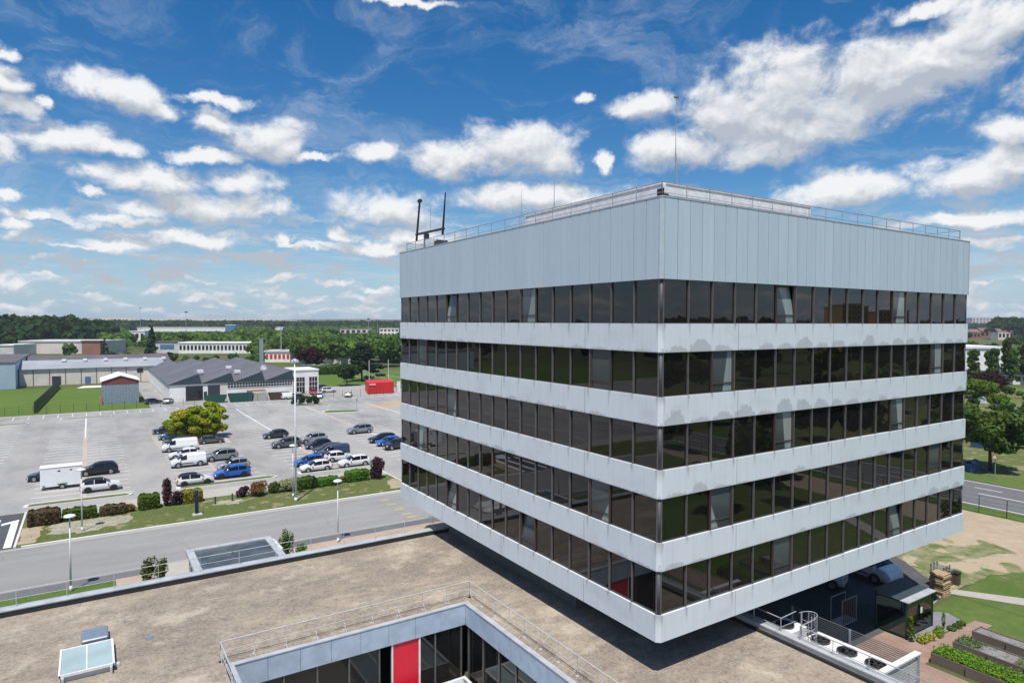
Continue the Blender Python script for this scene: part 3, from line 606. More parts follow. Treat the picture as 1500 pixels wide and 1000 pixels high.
for idx, (dd_, side, k, i, a, b_, z0, z1) in enumerate(wins):
    vent = i in (VENT if side == 'R' else VENTL)[k]
    if idx >= 98 and not vent:
        pane_geo(rest, side, a+.03, b_-.03, z0, z1, .14+rng_.uniform(-.002, .002), rng_.uniform(-.004, .004)); wbox(restm, side, a-.024, a+.024, .05, .16, z0, z1); continue
    mb = MB()
    if vent:
        pane_geo(mb, side, a+.09, b_-.16, z0+.48, z1-.05, .13, .22 if (side, k, i) in OPEN else .0); pane_geo(mb, side, a+.09, b_-.16, z0+.05, z0+.42, .13)
        wn = mb.build('window', 'curtain_glass', tower)
        fr = MB(); wbox(fr, side, a-.03, a+.05, .055, .18, z0, z1); wbox(fr, side, b_-.15, b_-.035, .08, .18, z0, z1); wbox(fr, side, a+.05, b_-.15, .09, .17, z0+.42, z0+.48); wbox(fr, side, a+.05, b_-.15, .09, .17, z0, z0+.05); wbox(fr, side, a+.05, b_-.15, .09, .17, z1-.05, z1-.002)
        fr.build('sash_frame', 'sash_brown', wn)
    else:
        pane_geo(mb, side, a+.03, b_-.03, z0+.03, z1, .14+rng_.uniform(-.003, .003), rng_.uniform(-.006, .006)); wn = mb.build('window', 'tinted_glass', tower)
        fr = MB(); wbox(fr, side, a-.024, a+.024, .05, .16, z0, z1); wbox(fr, side, a+.03, b_-.03, .10, .16, z0, z0+.028); fr.build('mullion', 'mullion_metal', wn)
ro = rest.build('window', 'tinted_glass', tower); ro['kind'] = 'stuff'; rm_ = restm.build('mullion', 'mullion_metal', ro)
# legs of the tower
for x in (3.5, 14.5, 22.0):
    for y in (9.5, 17, 24.5):
        if x > 9: MB().box(x-.35, x+.35, y-.35, y+.35, .0, 6.02).build('pillar', 'concrete', tower)
MB().box(1.5, 8.5, 8, 24.0, 4.37, 6.02).build('service_core', 'soffit', tower)
MB().box(9.6, 13.9, 10, 26, 0.0, 6.02).build('entrance_core', 'window_dark', tower)
# roof railing
rl = MB(); zt = ZT+.05; e = .5; hh = 1.0
def rail_run(mb, p, q, z, h=1.0, sp=1.68, r=.022, mids=(.5,), base=0.0, toe=False):
    p, q = Vector((*p, z)), Vector((*q, z)); L = (q-p).length; n = max(1, round(L/sp)); up_ = Vector((0, 0, 1))
    for k in range(n+1): a = p+(q-p)*(k/n); mb.tube(a-up_*base, a+up_*h, r, n=6)
    mb.tube(p+up_*h, q+up_*h, r*1.1, n=6)
    for m_ in mids: mb.tube(p+up_*(h*m_), q+up_*(h*m_), r*.7, n=6)
for a, b in (((e, e), (LX-e, e)), ((e, e), (e, LY-e)), ((LX-e, e), (LX-e, LY-e)), ((e, LY-e), (LX-e, LY-e))): rail_run(rl, a, b, ZT-.15, .95)
rl.build('roof_railing', 'steel', tower)
# white sheet screens behind the railing at the near corner
ws = MB(); ws.box(.8, .9, .8, 12.3, ZT-.2, ZT+.78).box(.8, 12.5, .7, .8, ZT-.2, ZT+.78); ws.build('roof_screen', 'roof_white', tower)
wb = MB(); wb.box(.76, .95, .76, 12.4, ZT+.782, ZT+.85).box(.951, 12.6, .66, .85, ZT+.782, ZT+.85); wb.build('screen_capping', 'roof_white', tower)
MB().box(.66, .70, .56, .98, ZT+.05, ZT+.55).box(.70, 1.0, .56, .60, ZT+.06, ZT+.3).build('corner_flashing', 'bitumen', tower)
# masts
def mast(x, y, h, label, r=.03, head=False):
    o = T('antenna_mast', label, 'antenna', (x, y, ZT-.25)); m_ = MB().tube((0, 0, 0), (0, 0, h*.55), r, r*.8, 8).tube((0, 0, h*.55), (0, 0, h), r*.6, r*.35, 6).box(-.15, .15, -.15, .15, 0, .04)
    m_.build('pole', 'steel', o, world=False)
    if head: MB().revolve((0, 0, h), [(.02, 0), (.11, .04), (.12, .1), (.03, .14)], 8).build('aerial_head', 'steel', o, world=False)
    for k in range(3): MB().tube((0, 0, h*.55), (math.cos(k*2.1)*.5, math.sin(k*2.1)*.5, 0), .008, n=4).build('stay', 'steel', o, world=False)
mast(2.17, 1.25, 5.4, 'tallest thin aerial mast with small round head above the near roof corner', .03, True)
mast(1.2, 9.87, 2.9, 'thick short aerial mast in front of the white roof screen', .035)
mast(1.2, 13.35, 2.9, 'slim aerial mast at the end of the white roof screen', .022)
# davit (facade cradle arms)
dv = T('facade_davit', 'dark steel cradle davit with two raised arms on the roof edge', 'davit', (2.0, 28.3, ZT-.25))
MB().bar((2, 25.7, 28.45), (2, 31.1, 28.55), .14, .17).build('cross_beam', 'dark_steel', dv)
MB().tube((2, 31.0, 28.0), (1.9, 30.1, 31.3), .10, .08, 10).build('arm', 'dark_steel', dv); MB().tube((2, 26.0, 28.0), (1.8, 25.1, 31.2), .10, .05, 10).build('arm', 'dark_steel', dv)
MB().tube((1.9, 29.95, 31.3), (1.9, 30.25, 31.3), .17, .17, 12).build('pulley', 'dark_steel', dv)
MB().bar((2, 29.0, 28.4), (2, 29.0, 26.5), .35, .35).build('pedestal', 'dark_steel', dv); MB().box(1.6, 2.4, 27.3, 28.4, 26.5, 27.8).build('winch_housing', 'roof_white', dv); MB().box(1.55, 2.2, 25.5, 26.6, 26.5, 27.5).build('control_box', 'plastic_black', dv)
MB().tube((2, 28.2, 28.5), (2, 28.2, 30.6), .012, n=4).build('cable', 'dark_steel', dv)
# =================================================================== PODIUM
pod = T('podium_building', 'low flat-roofed podium building around a courtyard below the tower', 'building', (-20, 0, 0))
PX0, PX1, PY0, PY1 = -95, 8.6, -34, 25.0; HX0, HX1, HY0, HY1 = -16.5, -4.0, -16, 11.3; ZR = 4.35
rf = MB().box(PX0, HX0-.25, PY0, PY1-.4, 3.9, ZR).box(HX1+.25, PX1-.45, PY0, PY1-.4, 3.9, ZR).box(HX0-.25, HX1+.25, HY1+.25, PY1-.4, 3.9, ZR).box(HX0-.25, HX1+.25, PY0, HY0-.25, 3.9, ZR)
rf.build('roof', 'roof_felt', pod)
wl = MB().box(PX0+.3, PX1-.45, PY1-.7, PY1-.42, 0, 3.9).box(PX1-.8, PX1-.5, PY0, PY1-.7, 0, 3.9); wl.build('outer_wall', 'offwhite_wall', pod)
up_ = MB().box(PX0, PX1-.9, PY1-.62, PY1-.41, ZR+.001, ZR+.18).box(PX1-.62, PX1-.47, PY0, PY1-.7, ZR+.001, ZR+.15); up_.build('upstand', 'bitumen', pod)
ce = MB().box(PX0, PX1-.7, PY1-.40, PY1+.0, ZR-.5, ZR+.32).box(PX0, PX1-.7, PY1-.60, PY1+.12, ZR+.321, ZR+.37).box(PX1-.46, PX1-.0, PY0, PY1, ZR-.5, ZR+.36); ce.build('eaves_fascia', 'coping_metal', pod)
cpx = MB()
for k in range(26):
    y = PY1-.2-k*2.3; cpx.box(PX1-.50, PX1+.06, y-2.28, y, ZR+.362, ZR+.41)
cpx.build('coping', 'coping_metal', pod)
# courtyard fascia panels
fp = MB(); n = 8; wd = (HX1-HX0)/n
for k in range(n):
    a = HX0+k*wd+.01
    fp.box(a, a+wd-.02, HY1, HY1+.12, 3.52, 4.70); fp.box(a, a+wd-.02, HY0-.12, HY0, 3.52, 4.70)
n = 17; wd = (HY1-HY0)/n
for k in range(n):
    a = HY0+k*wd+.01
    fp.box(HX0-.12, HX0, a, a+wd-.02, 3.52, 4.70); fp.box(HX1, HX1+.12, a, a+wd-.02, 3.52, 4.70)
fp.build('courtyard_fascia', 'fascia_blue', pod)
ck = MB().box(HX0-.3, HX1+.3, HY1-.03, HY1+.26, 4.702, 4.75).box(HX0-.3, HX1+.3, HY0-.26, HY0+.03, 4.702, 4.75).box(HX0-.26, HX0+.03, HY0+.04, HY1-.04, 4.702, 4.75).box(HX1-.03, HX1+.26, HY0+.04, HY1-.04, 4.702, 4.75); ck.build('courtyard_coping', 'coping_metal', pod)
cw = MB()
for k in range(8):
    a = HX1-.22-k*1.66
    if a-1.66 < HX0: break
    if k == 2: continue
    g1 = MB().box(a-1.62, a-.04, HY1+.14, HY1+.17, .2, 3.6).build('courtyard_window', 'court_glass', pod); MB().box(a-.04, a+.04, HY1+.06, HY1+.18, .2, 3.6).build('mullion', 'mullion_metal', g1)
for k in range(16):
    a = HY1-.22-k*1.66
    if a-1.66 < HY0: break
    g1 = MB().box(HX1+.14, HX1+.17, a-1.62, a-.04, .2, 3.6).build('courtyard_window', 'court_glass', pod); MB().box(HX1+.06, HX1+.18, a-.04, a+.04, .2, 3.6).build('mullion', 'mullion_metal', g1)
    g1 = MB().box(HX0-.17, HX0-.14, a-1.62, a-.04, .2, 3.6).build('courtyard_window', 'court_glass', pod); MB().box(HX0-.18, HX0-.06, a-.04, a+.04, .2, 3.6).build('mullion', 'mullion_metal', g1)
rp = MB().box(-8.42, -6.90, HY1+.09, HY1+.16, .2, 3.51).build('red_panel', 'red_panel', pod); MB().box(-6.90, -6.80, HY1+.05, HY1+.18, .2, 3.51).box(-8.50, -8.42, HY1+.05, HY1+.18, .2, 3.51).build('panel_frame', 'white_frame', rp)
MB().box(HX0-.3, HX1+.3, HY0-.3, HY1+.3, 0, .12).build('courtyard_floor', 'concrete_path', pod); MB().box(HX0, HX1, HY1+.0, HY1+.05, .12, .5).box(HX1-.05, HX1, HY0, HY1, .12, .5).build('plinth', 'concrete', pod)
gr_ = T('courtyard_skylight', 'flat glass skylight with pale frame on the courtyard floor', 'skylight', (-6.5, 8, .12))
MB().box(-9.3, -4.7, 4.6, 10.4, .13, .9).build('glass', 'glass_green', gr_)
q = MB()
for k in range(5): q.box(-9.4+k*1.2, -9.28+k*1.2, 4.5, 10.5, .9, 1.0)
q.box(-9.4, -4.5, 10.4, 10.52, .13, .98).box(-9.4, -4.5, 4.5, 4.6, .13, .98); q.build('frame', 'white_frame', gr_)
# railings: courtyard and far edge
cr_ = MB()
def guard(mb, p, q, z, h=1.0, sp=1.5, lean=(0, 0)):
    p, q = Vector((*p, z)), Vector((*q, z)); L = (q-p).length; n = max(1, round(L/sp)); ln = Vector((lean[0], lean[1], 0)); u = Vector((0, 0, h))
    for k in range(n+1):
        a = p+(q-p)*(k/n); mb.tube(a, a+u-ln*.0, .016, n=6); mb.tube(a+ln, a+u*.42, .009, n=5); mb.box(a.x-.07, a.x+.07, a.y-.07, a.y+.07, z, z+.03)
    mb.tube(p+u, q+u, .030, n=6); mb.tube(p+u*.52, q+u*.52, .017, n=5)
guard(cr_, (-16.85, 12.7), (-2.95, 12.7), ZR, 1.0, 1.5, (0, -.45)); guard(cr_, (-2.95, 12.7), (-2.95, -20), ZR, 1.0, 1.5, (-.45, 0)); guard(cr_, (-16.85, 12.7), (-16.85, -20), ZR, 1.0, 1.5, (.45, 0))
cr_.build('courtyard_railing', 'rail_galv', pod)
er = MB(); rail_run(er, (PX0, PY1-.15), (PX1-.9, PY1-.15), ZR+.35, .95, 2.4, .018, (.5,)); er.build('edge_railing', 'rail_galv', pod)
# right-hand railing with the ladder opening
rr_ = MB(); x_ = PX1-.25
for (y0, y1) in ((6.0, -.65), (-1.75, -30)): rail_run(rr_, (x_, y0), (x_, y1), ZR+.1, 1.0, 1.75, .024, (.52,), base=.1)
for y in (-.65, -1.75): rr_.tube((x_, y, ZR+1.1), (x_+1.3, y, ZR+1.15), .026, n=6); rr_.tube((x_, y, ZR+.62), (x_+1.3, y, ZR+.62), .02, n=6)
rr_.build('yard_railing', 'steel', pod)
ld = T('cage_ladder', 'steel cat ladder with round safety cage at the podium edge', 'ladder', (9.7, .0, 0))
lm_ = MB().tube((9.75, -.9, .1), (9.75, -.9, 5.5), .03, n=6).tube((9.75, -1.5, .1), (9.75, -1.5, 5.5), .03, n=6)
for k in range(18): lm_.tube((9.75, -.9, .4+k*.28), (9.75, -1.5, .4+k*.28), .015, n=5)
lm_.build('ladder', 'steel', ld)
cg = MB()
for z in (2.6, 3.5, 4.4, 5.45):
    pr_ = None
    for k in range(11):
        th = math.pi/2-math.pi*k/10; p = Vector((9.75+.72*math.cos(th), -1.2+.42*math.sin(th), z)); 
        if pr_ is not None: cg.tube(pr_, p, .022, n=5)
        pr_ = p
for k in (1, 3, 5, 7, 9): th = math.pi/2-math.pi*k/10; cg.tube((9.75+.72*math.cos(th), -1.2+.42*math.sin(th), 2.6), (9.75+.72*math.cos(th), -1.2+.42*math.sin(th), 5.45), .018, n=5)
cg.build('safety_cage', 'steel', ld)
# service ledge, air conditioners, louvre screen
lp = T('plant_platform', 'steel platform with grey coping under the fan units beside the podium', 'platform', (10.2, -2, 0))
MB().box(8.65, 12.4, -5.1, 7.5, 2.0, 2.12).build('deck', 'steel', lp); q = MB()
for x in (8.9, 11.8):
    for y in (-4.8, -1, 3, 7): q.box(x-.06, x+.06, y-.06, y+.06, 0, 2.0)
q.build('posts', 'dark_steel', lp)
def fan_unit(x, y, z, label):
    o = T('condenser_unit', label, 'air conditioner', (x, y, z), 'condenser units on the platform'); MB().bbox(-.98, .98, -.73, .73, .08, 1.42, .03).build('casing', 'white_frame', o, world=False)
    MB().revolve((0, 0, 1.42), [(.50, 0), (.50, .12), (.43, .12), (.42, -.01)], 20).build('fan_shroud', 'dark_steel', o, world=False)
    g = MB().revolve((0, 0, 1.45), [(.01, 0), (.12, .03), (.13, 0)], 10)
    for k in range(5): a = k*1.257; g.add([(math.cos(a)*.1, math.sin(a)*.1, 1.44), (math.cos(a+.25)*.4, math.sin(a+.25)*.4, 1.43), (math.cos(a+.85)*.4, math.sin(a+.85)*.4, 1.47), (math.cos(a+.9)*.1, math.sin(a+.9)*.1, 1.47)], [(0, 1, 2, 3)])
    g.build('fan', 'plastic_black', o, world=False); q = MB()
    for k in range(7): q.box(.982, .995, -.5, .5, .2+k*.15, .28+k*.15)
    q.build('grille', 'dark_steel', o, world=False); MB().box(-.62, .62, -.5, -.42, 0, .08).box(-.62, .62, .42, .5, 0, .08).build('feet', 'dark_steel', o, world=False)
fan_unit(11.0, -4.2, 2.35, 'white fan unit nearest the open louvre end'); fan_unit(11.0, -2.72, 2.35, 'white fan unit second from the open louvre end'); fan_unit(11.0, -1.24+.0, 2.35, 'white fan unit beside the ladder cage'); fan_unit(11.0, .9, 2.35, 'white fan unit in the tower shade behind the ladder')
lv = T('louvre_screen', 'grey slatted metal screen around the fan units', 'screen', (12.8, 0, 0)); s1 = MB(); s2 = MB()
for k in range(36): z = .3+k*.11; s1.bar((12.85, -5.2, z), (12.85, 8.0, z), .06, .02)
s1.build('side_slats', 'slat_dark', lv)
for k in range(26): z = .3+k*.15; s2.bar((9.45, -5.3, z), (12.8, -5.3, z), .03, .10)
s2.build('end_slats', 'coping_metal', lv)
[MB().box(*b_).build('post', 'slat_grey', lv) for b_ in ((12.78, 12.95, -5.38, -5.22, 0, 4.3), (9.3, 9.44, -5.38, -5.22, 0, 4.3), (12.75, 12.82, -1.9, -1.8, 0, 4.2), (12.75, 12.82, 1.6, 1.7, 0, 4.2), (12.75, 12.82, 5.2, 5.3, 0, 4.2))]; MB().box(9.3, 12.98, -5.42, -5.12, 4.302, 4.38).build('top_rail', 'white_frame', lv)
# roof lights
sk = T('roof_light', 'large pale green glazed roof light on the podium', 'skylight', (-22.35, 15.9, ZR))
MB().box(-23.3, -21.35, 14.65, 17.25, ZR, ZR+.32).build('kerb', 'coping_metal', sk); MB().box(-23.36, -21.29, 14.6, 17.3, ZR+.322, ZR+.37).build('glazing', 'glass_green', sk)
MB().box(-23.42, -21.23, 14.52, 14.6, ZR+.28, ZR+.40).box(-23.42, -21.23, 17.3, 17.38, ZR+.28, ZR+.40).box(-23.44, -23.36, 14.52, 17.38, ZR+.28, ZR+.41).box(-21.29, -21.21, 14.52, 17.38, ZR+.28, ZR+.41).box(-22.36, -22.31, 14.6, 17.3, ZR+.371, ZR+.39).build('frame', 'white_frame', sk)
MB().box(-23.32, -23.22, 14.3, 14.5, ZR, ZR+.3).box(-21.42, -21.32, 14.3, 14.5, ZR, ZR+.3).box(-21.2, -21.0, 14.9, 15.2, ZR, ZR+.12).build('feet', 'coping_metal', sk)
s2 = T('smoke_hatch', 'small blue-grey hatch behind the glazed roof light', 'hatch', (-22.0, 18.5, ZR)); MB().box(-22.55, -21.45, 17.85, 19.2, ZR, ZR+.3).build('kerb', 'coping_metal', s2); MB().bbox(-22.6, -21.4, 17.8, 19.25, ZR+.302, ZR+.42, .05).build('lid', 'lid_blue', s2)
tag(MB().revolve((-22.9, 11.6, ZR), [(.12, 0), (.12, .25), (.2, .25), (.2, .32), (.02, .36)], 10).build('roof_vent', 'coping_metal'), 'small round vent on the brown roof nearest the camera', 'vent')
tag(MB().revolve((-19.6, 17.4, ZR), [(.22, 0), (.2, .05), (.02, .07)], 12).build('roof_drain', 'lid_blue'), 'small round drain cover on the brown roof right of the roof light', 'drain')
# entrance canopy at the far edge
cn = T('entrance_canopy', 'dark glazed entrance canopy with pale frame at the podium edge', 'canopy', (-13, 28, 0)); x0, x1, y0, y1 = -16.3, -10.3, 25.3, 31.6; zc = 4.0
MB().box(x0+.5, x1-.5, y0, y1-.45, zc, zc+.06).build('glazing', 'canopy_glass', cn); MB().box(x0, x0+.5, y0, y1, zc-.1, zc+.16).box(x1-.5, x1, y0, y1, zc-.1, zc+.16).box(x0+.5, x1-.5, y1-.45, y1, zc-.1, zc+.15).build('frame', 'coping_metal', cn)
q = MB()
for x in (x0+.3, x1-.3): q.tube((x, y1-.3, 0), (x, y1-.3, zc-.1), .12)
q.build('posts', 'coping_metal', cn); MB().box(x0+2.8, x0+2.95, y1-2.2, y1-2.0, zc+.06, zc+.16).box(x0+3.1, x0+3.2, y0+.8, y0+1, zc+.06, zc+.3).build('fixings', 'bitumen', cn)
tag(MB().bbox(-13.6, -9.2, 31.9, 34.6, 2.6, 3.1, .3).tube((-11.4, 33.2, 0), (-11.4, 33.2, 2.6), .15).build('porch_roof', 'white_sheet'), 'small white rounded porch roof beyond the glazed canopy', 'porch')
# =================================================================== STREET FURNITURE
def lamp(x, y, h, label, big=False, group='low lamp posts'):
    o = T('street_lamp', label, 'street lamp', (x, y, 0), group)
    MB().tube((0, 0, 0), (0, 0, h), .08 if not big else .13, .045 if not big else .07, 12).tube((0, 0, 0), (0, 0, .5), .11 if not big else .2, .10 if not big else .18, 12).build('pole', 'pole_white', o, True, world=False)
    if big:
        MB().revolve((0, 0, h-.1), [(.2, 0), (.25, .1), (.25, .2), (.05, .25)], 12).build('head', 'pole_white', o, world=False)
        for k in range(4): a = k*math.pi/2; MB().bbox(math.cos(a)*.3-.12, math.cos(a)*.3+.12, math.sin(a)*.3-.12, math.sin(a)*.3+.12, h-.2, h, .03).build('floodlight', 'pole_white', o, world=False)
    else:
        MB().revolve((0, 0, h-.06), [(.05, 0), (.40, .03), (.43, .08), (.36, .17), (.14, .24), (.02, .25)], 18).build('lamp_head', 'pole_white', o, True, world=False)
    return o
lamp(-23.5, 39.1, 5.9, 'low lamp post on the lawn strip left of the pink-flowered shrubs')
lamp(-22.9, 55.9, 6.2, 'low lamp post on the verge in front of the parked white two-tone car')
lamp(-2.5, 39.0, 5.9, 'low lamp post by the sandy bed at the near side of the road')
lamp(-2.1, 55.6, 16.5, 'very tall white lighting mast on the verge by the road', True, None); lamp(-1.9, 57.6, 6.2, 'low lamp post hidden behind the tall white lighting mast')
sg = T('totem_sign', 'narrow dark navy sign totem on a stone footing beside the road', 'sign', (-12.5, 55.8, .07)); MB().bbox(-12.72, -12.38, 55.7, 55.95, .25, 2.75, .03).build('panel', 'navy', sg); MB().bbox(-13.0, -12.0, 55.4, 56.2, .07, .25, .08).build('footing', 'concrete', sg)
# pole sign and posts in the far lot
tag(MB().tube((30.4, 126.5, 0), (30.4, 126.5, 3.0), .05).box(30.2, 30.6, 126.47, 126.52, 2.3, 2.9).build('sign_post', 'steel'), 'thin sign post standing on the green island in the far car park', 'sign')
for (x, y, l) in ((-10.2, 59.2, 'left'), (-8.3, 59.7, 'right')):
    tag(MB().tube((x, y, .07), (x, y, .95), .09, n=8).build('bollard', 'bark'), f'{l} one of two short wooden bollards beside the orange shrub', 'bollard', 'bollards by the orange shrub')
# fences
def fence(pts, h, label, sp=2.5, wires=6, mat='mesh_green', solid=False):
    o = T('mesh_fence', label, 'fence', (pts[0][0], pts[0][1], 0)); ps = MB(); wr = MB()
    for p, q in zip(pts[:-1], pts[1:]):
        p, q = Vector((*p, 0)), Vector((*q, 0)); n = max(1, round((q-p).length/sp))
        for k in range(n+1): a = p+(q-p)*(k/n); ps.tube(a, a+Vector((0, 0, h)), .04, n=6)
        if solid: wr.bar(p+Vector((0, 0, h/2+.05)), q+Vector((0, 0, h/2+.05)), .03, h-.1)
        else:
            for i in range(wires): z = .1+(h-.12)*i/(wires-1); wr.bar(p+Vector((0, 0, z)), q+Vector((0, 0, z)), .012, .02)
    ps.build('posts', mat, o); wr.build('mesh', mat, o); return o
fence([(-110, 157), (32, 157.2), (44, 154.5), (60, 158)], 2.0, 'thin green mesh fence along the far edge of the car park')
fence([(-32.8, 160.5), (-30.2, 228)], 2.6, 'dark green screened fence crossing the meadow', solid=True)
fence([(60.6, -60), (60.2, 8), (59.6, 60)], 2.0, 'green mesh fence between the bare ground and the main road', 2.6, 5)
wsn = T('warning_sign', 'triangular road warning sign on a post across the main road', 'sign', (80.7, 16.8, .05)); MB().tube((80.7, 16.8, 0), (80.7, 16.8, 3.4), .05, n=8).build('post', 'steel', wsn)
MB().add([(80.5, 16.35, 2.6), (80.5, 17.25, 2.6), (80.5, 16.8, 3.45), (80.53, 16.35, 2.6), (80.53, 17.25, 2.6), (80.53, 16.8, 3.45)], [(0, 2, 1), (3, 4, 5), (0, 1, 4, 3), (1, 2, 5, 4), (2, 0, 3, 5)]).build('plate_border', 'sign_red', wsn)
MB().add([(80.49, 16.5, 2.68), (80.49, 17.1, 2.68), (80.49, 16.8, 3.25)], [(0, 2, 1)]).build('plate', 'white_paint', wsn)
# bus-shelter style glass smoking shelter
sh = T('glass_shelter', 'glass shelter with green frame and dark lean-to roof by the yard', 'shelter', (25, 1.2, 0)); q = MB(); x0, x1, y0, y1 = 23.25, 26.75, .25, 2.25
for x in (x0, x1):
    for y in (y0, y1): q.box(x-.05, x+.05, y-.05, y+.05, 0, 2.4 if y == y0 else 2.55)
for z in (.12, 2.36): q.box(x0+.05, x1-.05, y0-.03, y0+.03, z, z+.07); q.box(x0-.03, x0+.03, y0+.05, y1-.05, z, z+.07); q.box(x1-.03, x1+.03, y0+.05, y1-.05, z, z+.07); q.box(x0+.05, x1-.05, y1-.03, y1+.03, z+.002, z+.072)
q.build('frame', 'mesh_green', sh); g = MB(); g.box(x0+.06, x1-.06, y0-.006, y0+.006, .2, 2.35).box(x0-.006, x0+.006, y0+.06, y1-.06, .2, 2.35).box(x1-.006, x1+.006, y0+.06, y1-.06, .2, 2.35).box(x0+.06, x1-.06, y1-.006, y1+.006, .2, 2.35); g.build('glass', 'clear_glass', sh)
MB().add([(x0-.15, y0+.35, 2.47), (x1+.15, y0+.35, 2.47), (x1+.15, y1+.15, 2.62), (x0-.15, y1+.15, 2.62), (x0-.15, y0+.35, 2.51), (x1+.15, y0+.35, 2.51), (x1+.15, y1+.15, 2.66), (x0-.15, y1+.15, 2.66)], [(0, 3, 2, 1), (4, 5, 6, 7), (0, 1, 5, 4), (1, 2, 6, 5), (2, 3, 7, 6), (3, 0, 4, 7)]).build('roof', 'roof_dark_blue', sh)
MB().box(x0-.15, x1+.15, y0-.2, y0+.349, 2.47, 2.52).build('gutter', 'coping_metal', sh); MB().box(25.1, 25.35, y0-.02, y0-.008, 1.3, 1.7).build('notice', 'white_paint', sh)
# pallets, crates, bins
pl = T('pallet_stack', 'tall leaning stack of pale wooden pallets beside the yard', 'pallets', (33.0, 2.5, 0)); rn = random.Random(4)
for k in range(11):
    q = MB(); ox, oy = rn.uniform(-.06, .06), rn.uniform(-.06, .06); z = .02+k*.155
    for i in range(6): q.box(32.4+ox, 33.6+ox, 2.02+oy+i*.17, 2.14+oy+i*.17, z+.105, z+.127)
    for i in range(3): q.box(32.4+ox+i*.55, 32.5+ox+i*.55, 2.02+oy, 2.99+oy, z+.02, z+.104)
    q.box(32.4+ox, 33.6+ox, 2.02+oy, 2.1+oy, z, z+.019).box(32.4+ox, 33.6+ox, 2.9+oy, 2.99+oy, z, z+.019); q.build('pallet', 'pallet_wood', pl)
cs = T('crate_stack', 'grey slatted crate stack right of the wooden pallets', 'crates', (34.4, 3.1, 0))
for k in range(7):
    q = MB(); z = .05+k*.26
    for x in (33.95, 34.45, 34.95):
        for y in (2.7, 3.6): q.box(x-.04, x+.04, y-.04, y+.04, z, z+.26)
    for i in range(5): q.box(33.95, 34.95, 2.68+i*.22, 2.76+i*.22, z+.005, z+.03)
    q.box(33.91, 34.99, 2.64, 2.659, z+.1, z+.2); q.build('crate', 'crate_grey', cs)
for (x, y, l) in ((35.5, 3.0, 'brown lidded bin beside the grey crate stack'), (36.1, 2.7, 'brown lidded bin at the end nearest the concrete path')):
    o = T('bin', l, 'bin', (x, y, 0)); MB().prism([(x-.22, y-.25), (x+.22, y-.25), (x+.25, y+.25), (x-.25, y+.25)], .05, 1.0).build('body', 'bin_brown', o); MB().bbox(x-.28, x+.28, y-.3, y+.28, 1.001, 1.08, .03).build('lid', 'plastic_black', o)
# trolley rack in the shade
tr = T('trolley_rack', 'metal rack trolley with upright bars standing in the tower shade', 'rack', (22, 3.8, 0)); q = MB()
for x in (21.1, 22.9):
    for y in (3.4, 4.2): q.tube((x, y, .15), (x, y, 1.9), .03, n=6)
q.tube((21.1, 3.4, 1.9), (22.9, 3.4, 1.9), .03, n=6).tube((21.1, 4.2, 1.9), (22.9, 4.2, 1.9), .03, n=6); q.box(21.05, 22.95, 3.35, 4.25, .15, .22)
q.build('frame', 'steel', tr); q = MB()
for i in range(7): q.box(21.25+i*.25, 21.3+i*.25, 3.38, 3.42, .25, 1.85)
q.build('bars', 'old_wood', tr)
# raised beds
def planter(x0, x1, y0, y1, label, seed, green):
    o = T('raised_bed', label, 'planter', ((x0+x1)/2, (y0+y1)/2, 0)); q = MB(); h = .62
    q.box(x0, x1, y1-.06, y1, 0, h).box(x0, x1, y0, y0+.06, 0, h).box(x0, x0+.06, y0+.061, y1-.061, 0, h).box(x1-.06, x1, y0+.061, y1-.061, 0, h); q.build('boards', 'old_wood', o)
    for k in range(int((y1-y0)/1.9)+1): y = y1-.1-k*1.9; MB().box(x0-.07, x0-.005, y-.06, y+.06, 0, h+.02).build('post', 'old_wood', o); MB().box(x1+.005, x1+.07, y-.06, y+.06, 0, h+.02).build('post', 'old_wood', o)
    MB().box(x0+.062, x1-.062, y0+.062, y1-.062, .3, h-.07).build('soil', 'soil', o)
    rng = np.random.default_rng(seed)
    for (a, b, dn, mat, hh, sz) in green:
        n = int(dn*(x1-x0)*(b-a)); C = np.stack([rng.uniform(x0+.05, x1-.05, n), rng.uniform(a, b, n), h-.05+np.abs(rng.normal(0, hh, n))], 1); N = rng.normal(size=(n, 3))*.6+np.array([0, 0, 1]); l_ = rootloc(o)
        pts = o; qd = quads('plants', C, N, sz, mat, pts, rng, loc0=tuple(l_)); 
planter(21.4, 23.1, -14, -2.1, 'raised wooden bed overflowing with bright green leaves', 1, [(-14, -2.1, 620, 'leaf_bright', .13, .09)])
planter(24.15, 25.6, -14, -2.15, 'middle raised wooden bed with bare soil and sparse herbs', 2, [(-3.6, -2.2, 260, 'leaf_green', .14, .07), (-14, -5.4, 220, 'leaf_lime', .10, .07), (-5.4, -3.6, 10, 'leaf_green', .08, .06)])
planter(26.85, 28.0, -14, -2.15, 'raised wooden bed of grey soil farthest from the podium', 3, [(-6.4, -5.1, 260, 'leaf_bright', .14, .16), (-5.1, -2.2, 8, 'leaf_green', .05, .05)])
